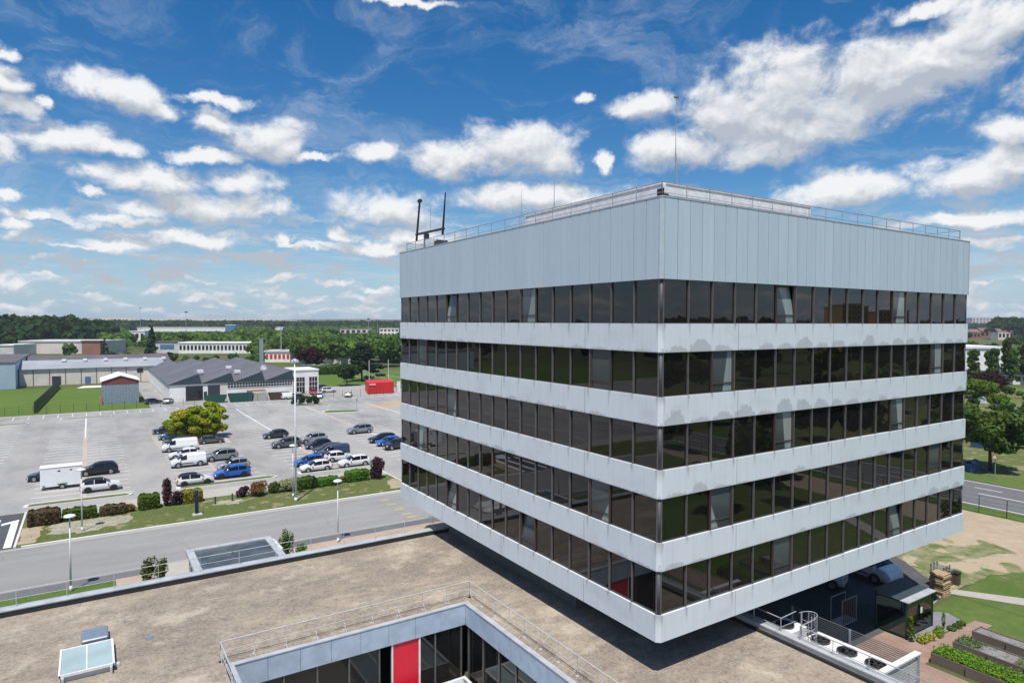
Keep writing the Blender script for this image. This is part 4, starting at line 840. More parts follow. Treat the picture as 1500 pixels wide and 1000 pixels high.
# weeds and climbers by the shelter
def weeds(pts, label, mat, seed, cat='plant', name='garden_plant'):
    o = T(name, label, cat, (pts[0][0], pts[0][1], 0)); rng = np.random.default_rng(seed); cl = [(x, y, z, r, r, rz) for x, y, z, r, rz in pts]
    C, N = cloud_pts(cl, 130*len(cl), rng); C[:, 2] = np.maximum(C[:, 2], .02); quads('leaves', C, N, .10, mat, o, rng, loc0=tuple(rootloc(o))); q = MB()
    for x, y, z, r, rz in pts: q.tube((x, y, 0), (x, y, z), .015, n=5)
    q.build('stems', 'bark', o)
weeds([(23.2, -.1, .5, .25, .45), (23.2, -.05, 1.2, .15, .6)], 'tall leafy climber at the near corner of the glass shelter', 'leaf_lime', 1)
weeds([(23.9, -.55, .25, .4, .25), (24.5, -.7, .3, .35, .25), (23.6, -.6, .2, .3, .2)], 'yellow-green low plants at the edge of the brick path', 'leaf_gold', 2)
weeds([(25.4, -.75, .25, .35, .25), (25.9, -.6, .3, .3, .28), (26.6, -.55, .8, .12, .6)], 'green plants with a tall stem on the grey gravel', 'leaf_bright', 3)
weeds([(27.2, -.8, .15, .3, .15), (27.9, -.85, .15, .3, .15), (28.6, -.8, .15, .3, .15)], 'low green edging plants between gravel and brick path', 'leaf_green', 4)
weeds([(17.4, 1.1, .05, .5, .10)], 'grass tuft growing through the brick paving', 'leaf_green', 5, 'grass tuft', 'grass_tuft')
# grass blades on the near lawns
rng = np.random.default_rng(9)
def blades(reg, n, sz, mat, name='grass'):
    pts = []
    for (x0, x1, y0, y1, k) in reg: m_ = int(n*k); pts.append(np.stack([rng.uniform(x0, x1, m_), rng.uniform(y0, y1, m_), np.full(m_, .045)], 1))
    C = np.concatenate(pts); N = rng.normal(size=C.shape); N[:, 2] *= .45; o = quads(name, C, N, sz, mat, None, rng); o['kind'] = 'stuff'
blades([(-27.5, 11.8, 53.8, 60.5, 1)], 26000, .09, 'leaf_grass'); blades([(-60, -20.7, 36, 39.8, .5), (60.2, 63, -10, 30, .5)], 12000, .08, 'leaf_grass')
# =================================================================== VEHICLES
def vmat(name, col, metal=.0, rough=.28):
    m, t = newmat(name); c = t.n('ShaderNodeTexCoord').outputs['Object']; n = t.noise(c, 2.5, 4)
    p = fin(t, t.mix(t.m('MULTIPLY', t.ramp(n, .5, .8), .2), col, [x*.8+.03 for x in col]), rough, metal); p.inputs['Coat Weight'].default_value = .5; p.inputs['Coat Roughness'].default_value = .08
for k, c, me_ in (('white', (.72, .72, .71), 0), ('silver', (.42, .43, .44), .5), ('lightgrey', (.30, .31, .32), .5), ('grey', (.13, .135, .14), .5), ('charcoal', (.045, .048, .052), .4), ('black', (.012, .012, .014), .1), ('navy', (.018, .026, .06), .3), ('slate', (.05, .065, .12), .3), ('blue', (.01, .11, .48), .1), ('teal', (.01, .04, .07), .3), ('red', (.42, .02, .02), .1), ('bluegrey', (.10, .20, .30), .3)): vmat('paint_'+k, c, me_)
KIND = {  # length, width, height ; profile rows: x (0 rear..1 front), belt z, roof z, width factor
 'hatch': (4.1, 1.76, 1.47, [(0, .62, .70, .86), (.03, .86, .94, .93), (.07, .93, 1.18, .96), (.16, .95, 1.41, .98), (.30, .93, 1.47, 1), (.46, .91, 1.46, 1), (.55, .90, 1.38, 1), (.66, .89, 1.12, 1), (.745, .88, .92, 1), (.86, .80, .85, .97), (.95, .68, .74, .90), (1, .52, .56, .78)], (.10, .62), (.55, .735), (.045, .15)),
 'suv': (4.45, 1.84, 1.64, [(0, .72, .82, .88), (.025, .98, 1.08, .94), (.06, 1.06, 1.36, .97), (.14, 1.07, 1.58, .98), (.30, 1.05, 1.64, 1), (.47, 1.03, 1.63, 1), (.56, 1.02, 1.54, 1), (.66, 1.01, 1.26, 1), (.74, 1.0, 1.05, 1), (.86, .94, .99, .98), (.955, .82, .88, .92), (1, .60, .65, .82)], (.09, .63), (.56, .73), (.035, .125)),
 'estate': (4.5, 1.78, 1.47, [(0, .66, .74, .88), (.02, .88, .96, .94), (.05, .93, 1.22, .96), (.10, .94, 1.40, .98), (.30, .92, 1.47, 1), (.46, .91, 1.45, 1), (.54, .90, 1.36, 1), (.64, .89, 1.10, 1), (.715, .87, .92, 1), (.86, .79, .84, .97), (.955, .67, .73, .90), (1, .52, .56, .80)], (.07, .60), (.54, .71), (.03, .09)),
 'smallvan': (4.4, 1.82, 1.84, [(0, .80, .95, .93), (.012, 1.10, 1.74, .97), (.03, 1.12, 1.83, .98), (.25, 1.10, 1.84, 1), (.46, 1.08, 1.84, 1), (.60, 1.06, 1.78, 1), (.66, 1.05, 1.66, 1), (.75, 1.04, 1.36, 1), (.82, 1.02, 1.10, 1), (.92, .93, 1.0, .96), (.97, .8, .86, .9), (1, .58, .62, .8)], (.56, .74), (.66, .81), (.0, .0)),
 'van': (5.3, 2.0, 2.05, [(0, .90, 1.1, .94), (.012, 1.20, 1.94, .97), (.03, 1.22, 2.03, .98), (.25, 1.2, 2.05, 1), (.50, 1.18, 2.05, 1), (.64, 1.16, 1.99, 1), (.70, 1.15, 1.86, 1), (.79, 1.14, 1.5, 1), (.86, 1.12, 1.22, 1), (.94, 1.02, 1.1, .96), (.98, .85, .92, .9), (1, .6, .64, .82)], (.62, .79), (.70, .85), (.0, .0)),
}
def interp(pf, x):
    for a, b in zip(pf[:-1], pf[1:]):
        if x <= b[0]: k = (x-a[0])/(b[0]-a[0]); return [a[i]+(b[i]-a[i])*k for i in range(1, 4)]
    return list(pf[-1][1:])
def section(L, W, pf, u, zs=.30, e=0.0):
    zb, zr, wf = interp(pf, u); w_ = W/2*wf+e; x = (u-.5)*L; up2 = zr-zb; k = min(1, up2/.5); wr = w_*(1-.20*k)
    lo = zs if .04 < u < .97 else zs+.06
    half = [(0.0, lo-e), (w_*.88, lo-e), (w_*.985, lo+.14), (w_, (lo+zb)/2+.05), (w_*.985, zb-.04), (w_*.955, zb), ((w_*.955+wr)/2+.012*k, zb+up2*.55), (wr, zr-.06*k-.005), (wr*.82, zr-.012*k+e), (0.0, zr+.018*k+e)]
    return [(x, y, z) for y, z in half]
def loft(L, W, pf, us, lo, hi, e, mb, sides=0):
    """strips lo..hi of the half section along us, mirrored"""
    S = [section(L, W, pf, u, e=e) for u in us]
    for sgn in ((1, -1) if not sides else (sides,)):
        vs = [(x, y*sgn, z) for s in S for (x, y, z) in s[lo:hi+1]]; m_ = hi-lo+1; fs = []
        for i in range(len(us)-1):
            for j in range(m_-1):
                f = (i*m_+j, (i+1)*m_+j, (i+1)*m_+j+1, i*m_+j+1); fs.append(f if sgn > 0 else f[::-1])
        mb.add(vs, fs)
def vehicle(kind, paint, label, x, y, heading, group='parked cars', roofmat=None, name='parked_car', cat='car', scale=1.0, arch='plastic_black', rim='rim', roof_bars=False, rear_glass=True, letters=False):
    L, W, H, pf, side, ws_, rw = KIND[kind]
    o = T(name, label, cat, (x, y, .02), group, heading); o.scale = (scale,)*3
    us = sorted(set([p[0] for p in pf]+[i/28 for i in range(29)]))
    b = MB(); loft(L, W, pf, us, 0, 9, 0, b)
    for u, fl in ((0, 1), (1, 0)):
        s = section(L, W, pf, u); ring_ = s+[(a, -c, d) for a, c, d in s[::-1]][1:-1]; b.add(ring_, [tuple(range(len(ring_)))] if fl else [tuple(range(len(ring_)-1, -1, -1))])
    b.build('body', paint, o, True, world=False)
    if roofmat:
        q = MB(); loft(L, W, pf, [u for u in us if side[0]-.03 <= u <= ws_[0]+.0], 7, 9, .02, q); q.build('roof', roofmat, o, True, world=False)
    q = MB(); mid = (side[0]+side[1])/2-.02 if kind != 'smallvan' and kind != 'van' else None
    rngs = [(side[0]+.015, mid-.008), (mid+.008, side[1])] if mid else [side]
    for a, c in rngs:
        for sg_ in (1, -1): q = MB(); loft(L, W, pf, [a+(c-a)*i/8 for i in range(9)], 5, 7, .012, q, sg_); q.build('side_window', 'car_glass', o, True, world=False)
    q = MB(); loft(L, W, pf, [ws_[0]+.01+(ws_[1]-ws_[0]-.01)*i/6 for i in range(7)], 7, 9, .012, q); q.build('windscreen', 'car_glass', o, True, world=False)
    if rear_glass and rw[1] > 0: q = MB(); loft(L, W, pf, [rw[0]+(rw[1]-rw[0])*i/4 for i in range(5)], 7, 9, .012, q); q.build('rear_window', 'car_glass', o, True, world=False)
    elif rw[1] == 0 and rear_glass:
        for s_ in (-1, 1): MB().box(-L/2-.004, -L/2+.06, s_*W*.05 if s_ > 0 else -W*.38, W*.38 if s_ > 0 else -W*.05, H*.62, H*.86).build('rear_window', 'car_glass', o, world=False)
    rw_ = .33 if kind in ('hatch', 'estate') else .36
    for fx in (.185, .805):
        for s_ in (-1, 1):
            X = (fx-.5)*L; y0 = s_*(W/2-.20); y1 = s_*(W/2+.004)
            wh = MB().tube((X, y0, rw_), (X, y1, rw_), rw_, n=20).build('wheel', 'tyre', o, world=False)
            MB().tube((X, y1-.01*s_, rw_), (X, y1+.012*s_, rw_), rw_*.66, rw_*.6, n=14).build('rim', rim, wh, world=False)
            a = MB(); prev = None
            for k in range(11):
                th = math.pi*k/10-.06; p = [(X+math.cos(th)*r, s_*(W/2-.012), rw_+math.sin(th)*r) for r in (rw_+.015, rw_+.085)]+[(X+math.cos(th)*r, s_*(W/2+.008), rw_+math.sin(th)*r) for r in (rw_+.015, rw_+.085)]
                if prev: a.add(prev+p, [(0, 1, 5, 4), (2, 6, 7, 3), (1, 3, 7, 5), (0, 4, 6, 2)])
                prev = p
            a.build('wheel_arch', arch, o, world=False)
    zh = interp(pf, .955)[0]-.12
    for s_ in (-1, 1):
        MB().bbox(L*.442, L*.484, s_*W*.36-.16, s_*W*.36+.16, zh-.10, zh+.09, .04).build('headlight', 'lamp_clear', o, world=False)
        MB().bbox(-L*.502, -L*.462, s_*W*.40-.10, s_*W*.40+.10, pf[0][1]+.02, pf[0][1]+.28, .03).build('taillight', 'lamp_red', o, world=False)
        MB().bbox((ws_[1]-.5)*L-.35, (ws_[1]-.5)*L-.18, s_*(W/2+.10)-.09, s_*(W/2+.10)+.09, pf[8][1]-.0, pf[8][1]+.17, .03).build('door_mirror', paint, o, world=False)
    MB().box(L*.478, L*.503, -W*.30, W*.30, .36, .52).build('grille', 'plastic_black', o, world=False); MB().box(-L*.506, -L*.49, -W*.36, W*.36, .32, .46).build('rear_bumper', 'plastic_black', o, world=False)
    MB().box(L*.504, L*.508, -.26, .26, .42, .53).build('number_plate', 'plate', o, world=False); MB().box(-L*.512, -L*.507, -.26, .26, .55, .66).build('number_plate', 'plate', o, world=False)
    if kind in ('smallvan', 'van'):
        for s_ in (-1, 1): MB().box(-L*.36 if 0 else -L*.12, L*.22, s_*(W/2+.0)-.012, s_*(W/2)+.012, .55, .66).build('side_moulding', 'plastic_black', o, world=False)
    if roof_bars:
        for s_ in (-1, 1): MB().tube((-L*.30, s_*W*.33, H+.03), (L*.02, s_*W*.33, H+.03), .02, n=6).build('roof_rail', 'steel', o, world=False)
    return o
def park(px, py, kind, paint, label, right=False, rot=0, dy=.75, **k):
    x, y = gp(px, py); k['scale'] = k.get('scale', 1.0)*1.05
    return vehicle(kind, 'paint_'+paint, label, x, y+dy, (0 if right else math.pi)+rot+random.uniform(-.02, .02), **k)
park(68, 704, 'hatch', 'teal', 'dark teal hatchback mostly hidden behind the white box trailer')
park(144, 696, 'suv', 'black', 'black people carrier parked behind the white car with the dark roof')
park(148, 720, 'suv', 'white', 'white compact car with dark roof and dark wheels beside the trailer', True, roofmat='plastic_black', rim='dark_rim', scale=.93)
park(243, 636, 'hatch', 'navy', 'dark blue hatchback at the left edge of the tree shade', dy=1.5)
park(252, 644, 'hatch', 'bluegrey', 'blue-grey hatchback under the left side of the big tree', dy=.8)
park(262, 652, 'estate', 'charcoal', 'dark estate car in deep shade behind the large white van')
park(284, 637, 'hatch', 'silver', 'silver hatchback in the shade under the big tree')
park(300, 640, 'hatch', 'black', 'black hatchback under the right side of the big tree', dy=1.5)
park(264, 661, 'van', 'white', 'large white panel van in front of the big tree', name='parked_van', cat='van', group='parked vans', scale=.94, rear_glass=False)
park(271, 672, 'hatch', 'white', 'white hatchback squeezed between the two white vans')
park(277, 684, 'smallvan', 'white', 'small white delivery van nearest the front of the left row', name='parked_van', cat='van', group='parked vans', rear_glass=False)
park(287, 711, 'hatch', 'white', 'white hatchback with black roof alone in the front row', True, roofmat='plastic_black', rim='dark_rim')
park(311, 650, 'hatch', 'grey', 'grey hatchback beside the tree shadow', True, scale=.95)
park(325, 675, 'suv', 'lightgrey', 'light grey crossover parked behind the bright blue car')
park(344, 689, 'hatch', 'silver', 'pale silver car partly hidden by the bright blue car', dy=1.2)
park(341, 700, 'hatch', 'blue', 'bright blue hatchback at the front of its row', rim='dark_rim', scale=1.06)
park(405, 642, 'hatch', 'charcoal', 'charcoal hatchback alone at the left of the middle group')
park(421, 656, 'suv', 'grey', 'grey crossover beside the tall lighting mast')
park(460, 649, 'suv', 'silver', 'silver-beige crossover at the back of the middle group')
park(468, 657, 'hatch', 'navy', 'dark navy hatchback between silver crossover and dark vans')
park(483, 664, 'estate', 'charcoal', 'dark grey car behind the slate blue van')
park(491, 670, 'smallvan', 'slate', 'slate blue passenger van in the middle group', name='parked_van', cat='van', group='parked vans')
park(500, 676, 'hatch', 'white', 'white hatchback facing right next to the slate blue van', True, dy=.9)
park(521, 684, 'suv', 'white', 'white crossover at the right end of the front row', scale=.95)
park(456, 684, 'hatch', 'blue', 'blue hatchback half hidden behind a white car', dy=1.3)
park(465, 691, 'hatch', 'white', 'white hatchback covering the blue one', )
park(529, 635, 'suv', 'lightgrey', 'silver crossover alone in the right-hand row', roof_bars=True)
park(562, 648, 'estate', 'black', 'black estate car behind the dark blue hatchback near the tower')
park(572, 653, 'hatch', 'blue', 'blue hatchback near the left edge of the tower')
park(584, 658, 'suv', 'charcoal', 'dark car half hidden by the left edge of the tower', rot=.1)
park(426, 585, 'smallvan', 'white', 'small white van behind the mesh fence by the workshop', name='parked_van', cat='van', group='parked vans', right=True, dy=.3)
park(440, 585, 'hatch', 'charcoal', 'dark hatchback behind the mesh fence by the workshop', True, dy=.3)
park(468, 583, 'hatch', 'white', 'white car seen end-on at the workshop corner', rot=1.2, dy=.2)
park(482, 575, 'suv', 'white', 'white crossover outside the workshop end bay', True)
park(511, 581, 'hatch', 'white', 'white hatchback behind the fence near the red container', rot=-2.0, dy=.2)
park(458, 577, 'hatch', 'red', 'dark red car standing at the workshop end doors', rot=1.4, dy=-.5)
park(470, 571, 'hatch', 'charcoal', 'dark car behind the white crossover at the workshop')
x, y = gp(228, 591); vehicle('hatch', 'paint_teal', 'dark car beside the small metal shed', x-.5, y, .4); x, y = gp(240, 591); vehicle('hatch', 'paint_silver', 'silver car between the shed and the workshop', x+1, y, 1.2)
# vans under the tower
vehicle('van', 'paint_white', 'large white panel van parked under the tower facing the yard edge', 31.8, 8.0, -math.pi/2-.06, name='parked_van', cat='van', group='parked vans', scale=1.12)
vehicle('smallvan', 'paint_white', 'white van seen from behind in the dark yard under the tower', 26.9, 9.2, 1.95, name='parked_van', cat='van', group='parked vans', scale=1.1, rear_glass=False)
# box trailer
tl = T('box_trailer', 'tall white box trailer parked beside the dark teal car', 'trailer', (-26.4, 76.6, 0)); cx, cy = gp(90, 716); cy += 1.0
MB().bbox(cx-2.15, cx+2.15, cy-.95, cy+.95, .42, 2.75, .05).build('box', 'white_sheet', tl); MB().box(cx-2.2, cx+2.2, cy-1.0, cy+1.0, 2.751, 2.81).build('roof', 'white_sheet', tl)
for s_ in (-1, 1): wh = MB().tube((cx+.1, cy+s_*.85, .34), (cx+.1, cy+s_*1.05, .34), .34, n=18).build('wheel', 'tyre', tl); MB().tube((cx+.1, cy+s_*1.04, .34), (cx+.1, cy+s_*1.07, .34), .2, n=14).build('rim', 'rim', wh)
MB().bar((cx+2.1, cy, .5), (cx+3.3, cy, .5), .1, .1).tube((cx+2.9, cy, .05), (cx+2.9, cy, .7), .04).build('drawbar', 'dark_steel', tl); MB().box(cx-.35, cx-.08, cy-.958, cy-.951, 2.2, 2.38).box(cx+.9, cx+1.15, cy-.958, cy-.951, 2.25, 2.4).build('vents', 'dark_steel', tl)
MB().box(cx-1.9, cx-1.7, cy-1.02, cy-.955, .5, .62).box(cx+.1-.5, cx+.1+.5, cy-1.08, cy-.955, .66, .72).build('mudguard', 'dark_steel', tl)
# =================================================================== HEDGES AND SHRUBS on the verge
hedge(-27.6, -24.8, 60.0, 61.7, 1.5, 'leaf_brownhedge', 'dark brownish clipped hedge at the left end of the verge', 1, round_=.5)
hedge(-24.7, -21.6, 60.5, 61.8, 1.15, 'leaf_mid', 'low green hedge between the brown hedge and the russet one', 2, round_=.6); hedge(-21.4, -18.9, 60.4, 61.6, 1.05, 'leaf_brownhedge', 'low russet hedge ending beside pink roses', 3, round_=.7)
hedge(-17.8, -15.6, 60.7, 62.3, 1.6, 'leaf_hedge', 'bright green rounded clipped shrub beside the plum shrub', 4, 'clipped_shrub', cat='shrub', round_=.9)
hedge(-13.4, -11.2, 61.0, 62.4, 1.45, 'leaf_gold', 'yellow-green clipped shrub near the navy totem', 5, 'clipped_shrub', cat='shrub', round_=.8)
hedge(1.9, 4.7, 60.3, 61.5, 1.1, 'leaf_hedge', 'lower green clipped hedge right of the lighting mast', 6, round_=.5); hedge(-.6, 1.8, 60.2, 61.6, 1.45, 'leaf_mid', 'taller bushy green hedge beside the lighting mast', 7, round_=.8)
hedge(5.7, 8.8, 60.7, 62.0, 1.4, 'leaf_hedge', 'bright green clipped hedge beside the plum shrub near the tower', 8, round_=.5)
def shrub(x, y, h, r, mat, label, seed, n=900, lf=.16, z=0.07, kind='shrub'): return tree(label, kind, h, r, n, lf, mat, seed, (x, y, z), name='shrub', cat='shrub')
shrub(-14.9, 61.6, 3.1, .85, 'leaf_plum', 'tall plum-leaved shrub left of the yellow clipped shrub', 11, 1500); shrub(-14.0, 61.3, 1.6, .8, 'leaf_plum', 'lower plum shrub at the foot of the tall plum one', 12, 900)
shrub(10.0, 61.4, 2.9, 1.3, 'leaf_plum', 'wide plum-leaved shrub at the right end of the verge', 13, 2200); shrub(-5.3, 60.9, 1.7, 1.5, 'leaf_red', 'orange-red leaved bush on the verge', 14, 1700); shrub(-6.9, 61.1, 1.3, .85, 'leaf_plum', 'purplish bush left of the orange-red bush', 15)
shrub(-3.4, 60.9, 1.3, .9, 'leaf_mid', 'grey-green bush between the orange-red and pale bushes', 16); shrub(-1.8, 60.6, 1.6, 1.4, 'leaf_pale', 'pale cream-green variegated bush beside the lighting mast', 17, 1700); shrub(5.2, 61.2, 1.0, .5, 'leaf_red', 'small reddish bush between two clipped hedges', 18, 500)
shrub(-18.5, 61.2, .9, .6, 'leaf_red', 'low pink rose bush beside the bright green rounded shrub', 19, 500)
shrub(-18.3, 37.6, 2.4, .75, 'leaf_redtip', 'red-tipped shrub left of the glazed canopy', 20, 1100, .13); shrub(-17.4, 37.4, 1.9, .6, 'leaf_mid', 'dark green shrub touching the red-tipped one', 21, 800, .13)
shrub(-7.6, 37.6, 2.6, .8, 'leaf_redtip', 'red-tipped shrub right of the glazed canopy', 22, 1200, .13); shrub(-6.7, 36.2, 1.5, .75, 'leaf_mid', 'low green shrub right of the glazed canopy', 23, 800, .13)
for i, (x, y, l) in enumerate(((21.0, 145.3, 'leftmost'), (22.7, 145.2, 'second from left'), (24.6, 145.4, 'third from left'), (26.0, 144.6, 'rightmost and largest'))): shrub(x, y, 1.9 if i < 3 else 2.4, 1.05 if i < 3 else 1.3, 'leaf_dark', f'{l} of the four round bushes in the far car park', 30+i, 500, .3)
# the tree in the car park
tree('wide yellow-green tree shading parked cars', 'wide', 7.2, 4.7, 24000, .27, 'leaf_yellow', 41, (-5.4, 106.6), name='car_park_tree')
# =================================================================== BUILDINGS on the left
def bld(name, label, loc): return T(name, label, 'building', (loc[0], loc[1], 0))
def gable(mb, x0, x1, y0, y1, ze, zr, ov=.3):   # ridge along x
    ym_ = (y0+y1)/2
    for a, b in (((y0-ov), ym_), ((y1+ov), ym_)):
        mb.add([(x0-ov, a, ze), (x1+ov, a, ze), (x1+ov, b, zr), (x0-ov, b, zr), (x0-ov, a, ze-.15), (x1+ov, a, ze-.15), (x1+ov, b, zr-.15), (x0-ov, b, zr-.15)], [(0, 1, 2, 3), (7, 6, 5, 4), (0, 4, 5, 1), (0, 3, 7, 4), (1, 5, 6, 2)])
wh = bld('warehouse', 'long low warehouse with pale wall and grey metal roof behind the meadow', (-40, 238)); MB().box(-41, -2.2, 238.2, 262, 0, 5.3).build('wall', 'beige_wall', wh)
r_ = MB(); gable(r_, -41, 0, 238, 262, 5.4, 7.6); r_.build('roof', 'grey_sheet', wh); r_ = MB(); gable(r_, -41, 4, 262.8, 286, 6.0, 8.0, .1); r_.build('rear_roof', 'dark_sheet', wh)
q = MB()
for k in range(9): q.box(-37.5+k*4.3, -37.38+k*4.3, 238.05, 238.19, 0, 5.35)
q.build('downpipes', 'dark_steel', wh); MB().box(-32.5, -30.1, 238.1, 238.19, 0, 2.9).build('garage_door', 'door_dark', wh); MB().box(-23.5, -21.9, 238.1, 238.19, 0, 2.4).build('door', 'door_blue', wh); MB().box(-8.4, -6.6, 238.1, 238.19, 3.2, 4.6).build('window', 'window_dark', wh)
for k in range(6): MB().box(-30+k*6, -28.9+k*6, 246, 249, 7.2, 7.9).build('roof_light', 'white_sheet', wh)
w2 = bld('steel_warehouse', 'pale blue metal clad warehouse block at the left edge', (-50, 236)); MB().box(-120, -41.3, 229.5, 290, 0, 8.0).build('wall', 'blue_wall', w2); MB().box(-120.2, -41.1, 229.3, 290.2, 8.001, 8.3).build('roof', 'dark_sheet', w2)
sd = bld('metal_shed', 'small metal shed with white pitched roof and dark red gable on the meadow', (-15.5, 172)); x0, x1, y0, y1 = -19.6, -11.6, 170.5, 184
MB().prism([(x0, y0), (x1, y0), (x1, y1), (x0, y1)], 0, 5.0).build('wall', 'shed_metal', sd); xm = (x0+x1)/2
MB().add([(x0, y0-.05, 5.0), (x1, y0-.05, 5.0), (x1, y0-.05, 5.9), (xm, y0-.05, 7.2), (x0, y0-.05, 5.9), (x0, y1, 5.0), (x1, y1, 5.0), (x1, y1, 5.9), (xm, y1, 7.2), (x0, y1, 5.9)], [(0, 1, 2, 3, 4), (9, 8, 7, 6, 5), (1, 6, 7, 2), (0, 4, 9, 5)]).build('gable', 'shed_red', sd)
q = MB()
for a in (x0-.3, x1+.3): q.add([(a, y0-.3, 5.85), (xm, y0-.3, 7.3), (xm, y1+.3, 7.3), (a, y1+.3, 5.85), (a, y0-.3, 5.75), (xm, y0-.3, 7.2), (xm, y1+.3, 7.2), (a, y1+.3, 5.75)], [(0, 1, 2, 3), (7, 6, 5, 4), (0, 4, 5, 1), (3, 2, 6, 7), (0, 3, 7, 4)])
q.build('roof', 'white_sheet', sd); q = MB()
for k in range(12): q.box(x0+.5+k*.62, x0+.56+k*.62, y0-.06, y0-.01, .2, 5.0)
q.build('cladding_ribs', 'slat_grey', sd); MB().box(x0-.5, x0-.05, y0-.4, y0+.3, 0, 2.0).build('corner_crate', 'terracotta', sd)
tag(struct_ := MB().prism([(-25.5, 222), (-19, 222), (-18.6, 228), (-24, 228)], 0, .12).build('concrete_pad', 'white_wall'), 'pale concrete pad on the grass before the warehouse', 'slab')
# sawtooth workshop : front wall at y=166, x -5..36
wk = bld('sawtooth_workshop', 'workshop with grey sawtooth roof and long strip window', (15, 166)); X0, X1, Y0, Y1 = -4.9, 26.4, 168, 250; HW = 4.4
MB().box(X0, X1, Y0, Y1, 0, HW).build('wall', 'white_wall', wk); r_ = MB(); r2 = MB(); nT = 4; wT = (X1-X0+.6)/nT
for k in range(nT):
    a = X0-.3+k*wT; pk_ = a+wT*.90; z0 = HW+.02; z1 = HW+2.7
    r_.add([(a, Y0-.3, z0+.1), (pk_, Y0-.3, z1), (pk_, Y1, z1), (a, Y1, z0+.1), (a, Y0-.3, z0), (pk_, Y0-.3, z1-.12), (pk_, Y1, z1-.12), (a, Y1, z0)], [(0, 1, 2, 3), (7, 6, 5, 4), (0, 3, 7, 4), (1, 5, 6, 2)])
    r_.add([(pk_, Y0-.3, z1), (a+wT, Y0-.3, z0+.1), (a+wT, Y1, z0+.1), (pk_, Y1, z1)], [(0, 1, 2, 3)]); r2.add([(a, Y0-.28, z0), (a+wT, Y0-.28, z0), (pk_, Y0-.28, z1-.02)], [(0, 1, 2)])
r_.build('roof', 'sawtooth_sheet', wk); r2.build('gable_end', 'roof_dark_blue', wk); MB().box(-1.1, 3.0, Y0-.06, Y0-.01, 0, 3.9).build('open_door', 'window_dark', wk); MB().box(4.2, 7.2, Y0-.06, Y0-.01, 0, 3.9).build('roller_door', 'door_dark', wk); MB().box(3.2, 4.0, Y0-.06, Y0-.01, 0, 2.3).build('side_door', 'door_dark', wk)
q = MB().box(9.0, X1-.3, Y0-.08, Y0-.01, 2.9, 4.3).build('strip_window', 'window_dark', wk); g = MB()
for k in range(23): g.box(9.0+k*.75, 9.08+k*.75, Y0-.12, Y0-.081, 2.9, 4.3)
g.box(9.0, X1-.3, Y0-.14, Y0-.121, 3.55, 3.63).box(9.0, X1-.3, Y0-.14, Y0-.121, 4.22, 4.3).box(9.0, X1-.3, Y0-.14, Y0-.121, 2.9, 2.98); g.build('glazing_bars', 'white_wall', q)
MB().box(7.4, 8.8, Y0-.05, Y0-.01, .4, 4.5).build('brick_pier', 'beige_wall', wk)
for (x, y) in ((4, 186), (13, 180), (14, 200), (22, 188), (24, 196)): MB().box(x, x+1.6, y, y+1.6, HW+1.6, HW+2.4).build('roof_light', 'white_sheet', wk)
MB().box(26.6, 33.6, 167.9, 178.5, 0, 6.9).build('end_block', 'white_wall', wk); MB().box(26.45, 33.8, 167.7, 178.7, 6.901, 7.2).build('end_block_roof', 'roof_white', wk)
for x in (27.3, 30.9): q = MB().box(x, x+2.3, 167.8, 167.88, .4, 5.0).build('bay_window', 'window_dark', wk); MB().box(x+.75, x+.82, 167.72, 167.799, .4, 5.0).box(x+1.5, x+1.57, 167.72, 167.799, .4, 5.0).box(x, x+2.3, 167.70, 167.719, 2.3, 2.4).box(x, x+2.3, 167.70, 167.719, 3.6, 3.7).build('glazing_bars', 'white_wall', q)
ch_ = gp(383, 543); tag(MB().box(ch_[0]-.7, ch_[0]+.7, ch_[1]-.7, ch_[1]+.7, 0, 13.4).box(ch_[0]-.8, ch_[0]+.8, ch_[1]-.8, ch_[1]+.8, 13.4, 13.8).build('chimney', 'slat_grey'), 'tall grey square chimney rising behind the sawtooth roof', 'chimney')
# skips, blocks and the container
def skip(x, y, mat, label, L=5.2, W=2.2, H=1.9):
    o = T('skip', label, 'skip', (x, y, 0)); MB().prism([(x-L/2+.5, y-W/2), (x+L/2-.5, y-W/2), (x+L/2-.5, y+W/2), (x-L/2+.5, y+W/2)], .1, .5).add([(x-L/2+.5, y-W/2, .5), (x+L/2-.5, y-W/2, .5), (x+L/2-.5, y+W/2, .5), (x-L/2+.5, y+W/2, .5), (x-L/2, y-W/2-.1, H), (x+L/2, y-W/2-.1, H), (x+L/2, y+W/2+.1, H), (x-L/2, y+W/2+.1, H)], [(0, 1, 5, 4), (1, 2, 6, 5), (2, 3, 7, 6), (3, 0, 4, 7), (3, 2, 1, 0)]).build('hull', mat, o)
    q = MB()
    for k in range(5): q.box(x-L/2+.7+k*.9, x-L/2+.8+k*.9, y-W/2-.14, y-W/2-.02, .5, H)
    q.build('ribs', mat, o); return o
skip(5.0, 161, 'bin_green', 'dark green skip in front of the roller door'); skip(10.9, 160, 'bin_green', 'larger teal green skip left of the concrete block', 6, 2.4, 2.2); skip(20.6, 159.8, 'bin_brown', 'brown black skip right of the concrete block', 5.4, 2.2, 1.9)
for (x, w_, h, l) in ((15.6, 3.4, 2.3, 'wide pale concrete block between the green and brown skips'), (25.4, 2.0, 1.6, 'smaller pale concrete block right of the brown skip')): tag(MB().bbox(x-w_/2, x+w_/2, 159, 161, 0, h, .06).build('concrete_block', 'concrete'), l, 'concrete block')
skip(15.5, 163.4, 'terracotta', 'rust red skip behind the pale concrete block', 4.6, 2, 2.4)
ct = T('red_container', 'bright red shipping container by the far corner of the car park', 'container', (48.5, 159, 0)); cxs = [(44.9, 158.2), (52.8, 158.0), (55.5, 167.5), (47.6, 167.7)]
MB().prism(cxs, .15, 3.3).build('box', 'container_red', ct); q = MB()
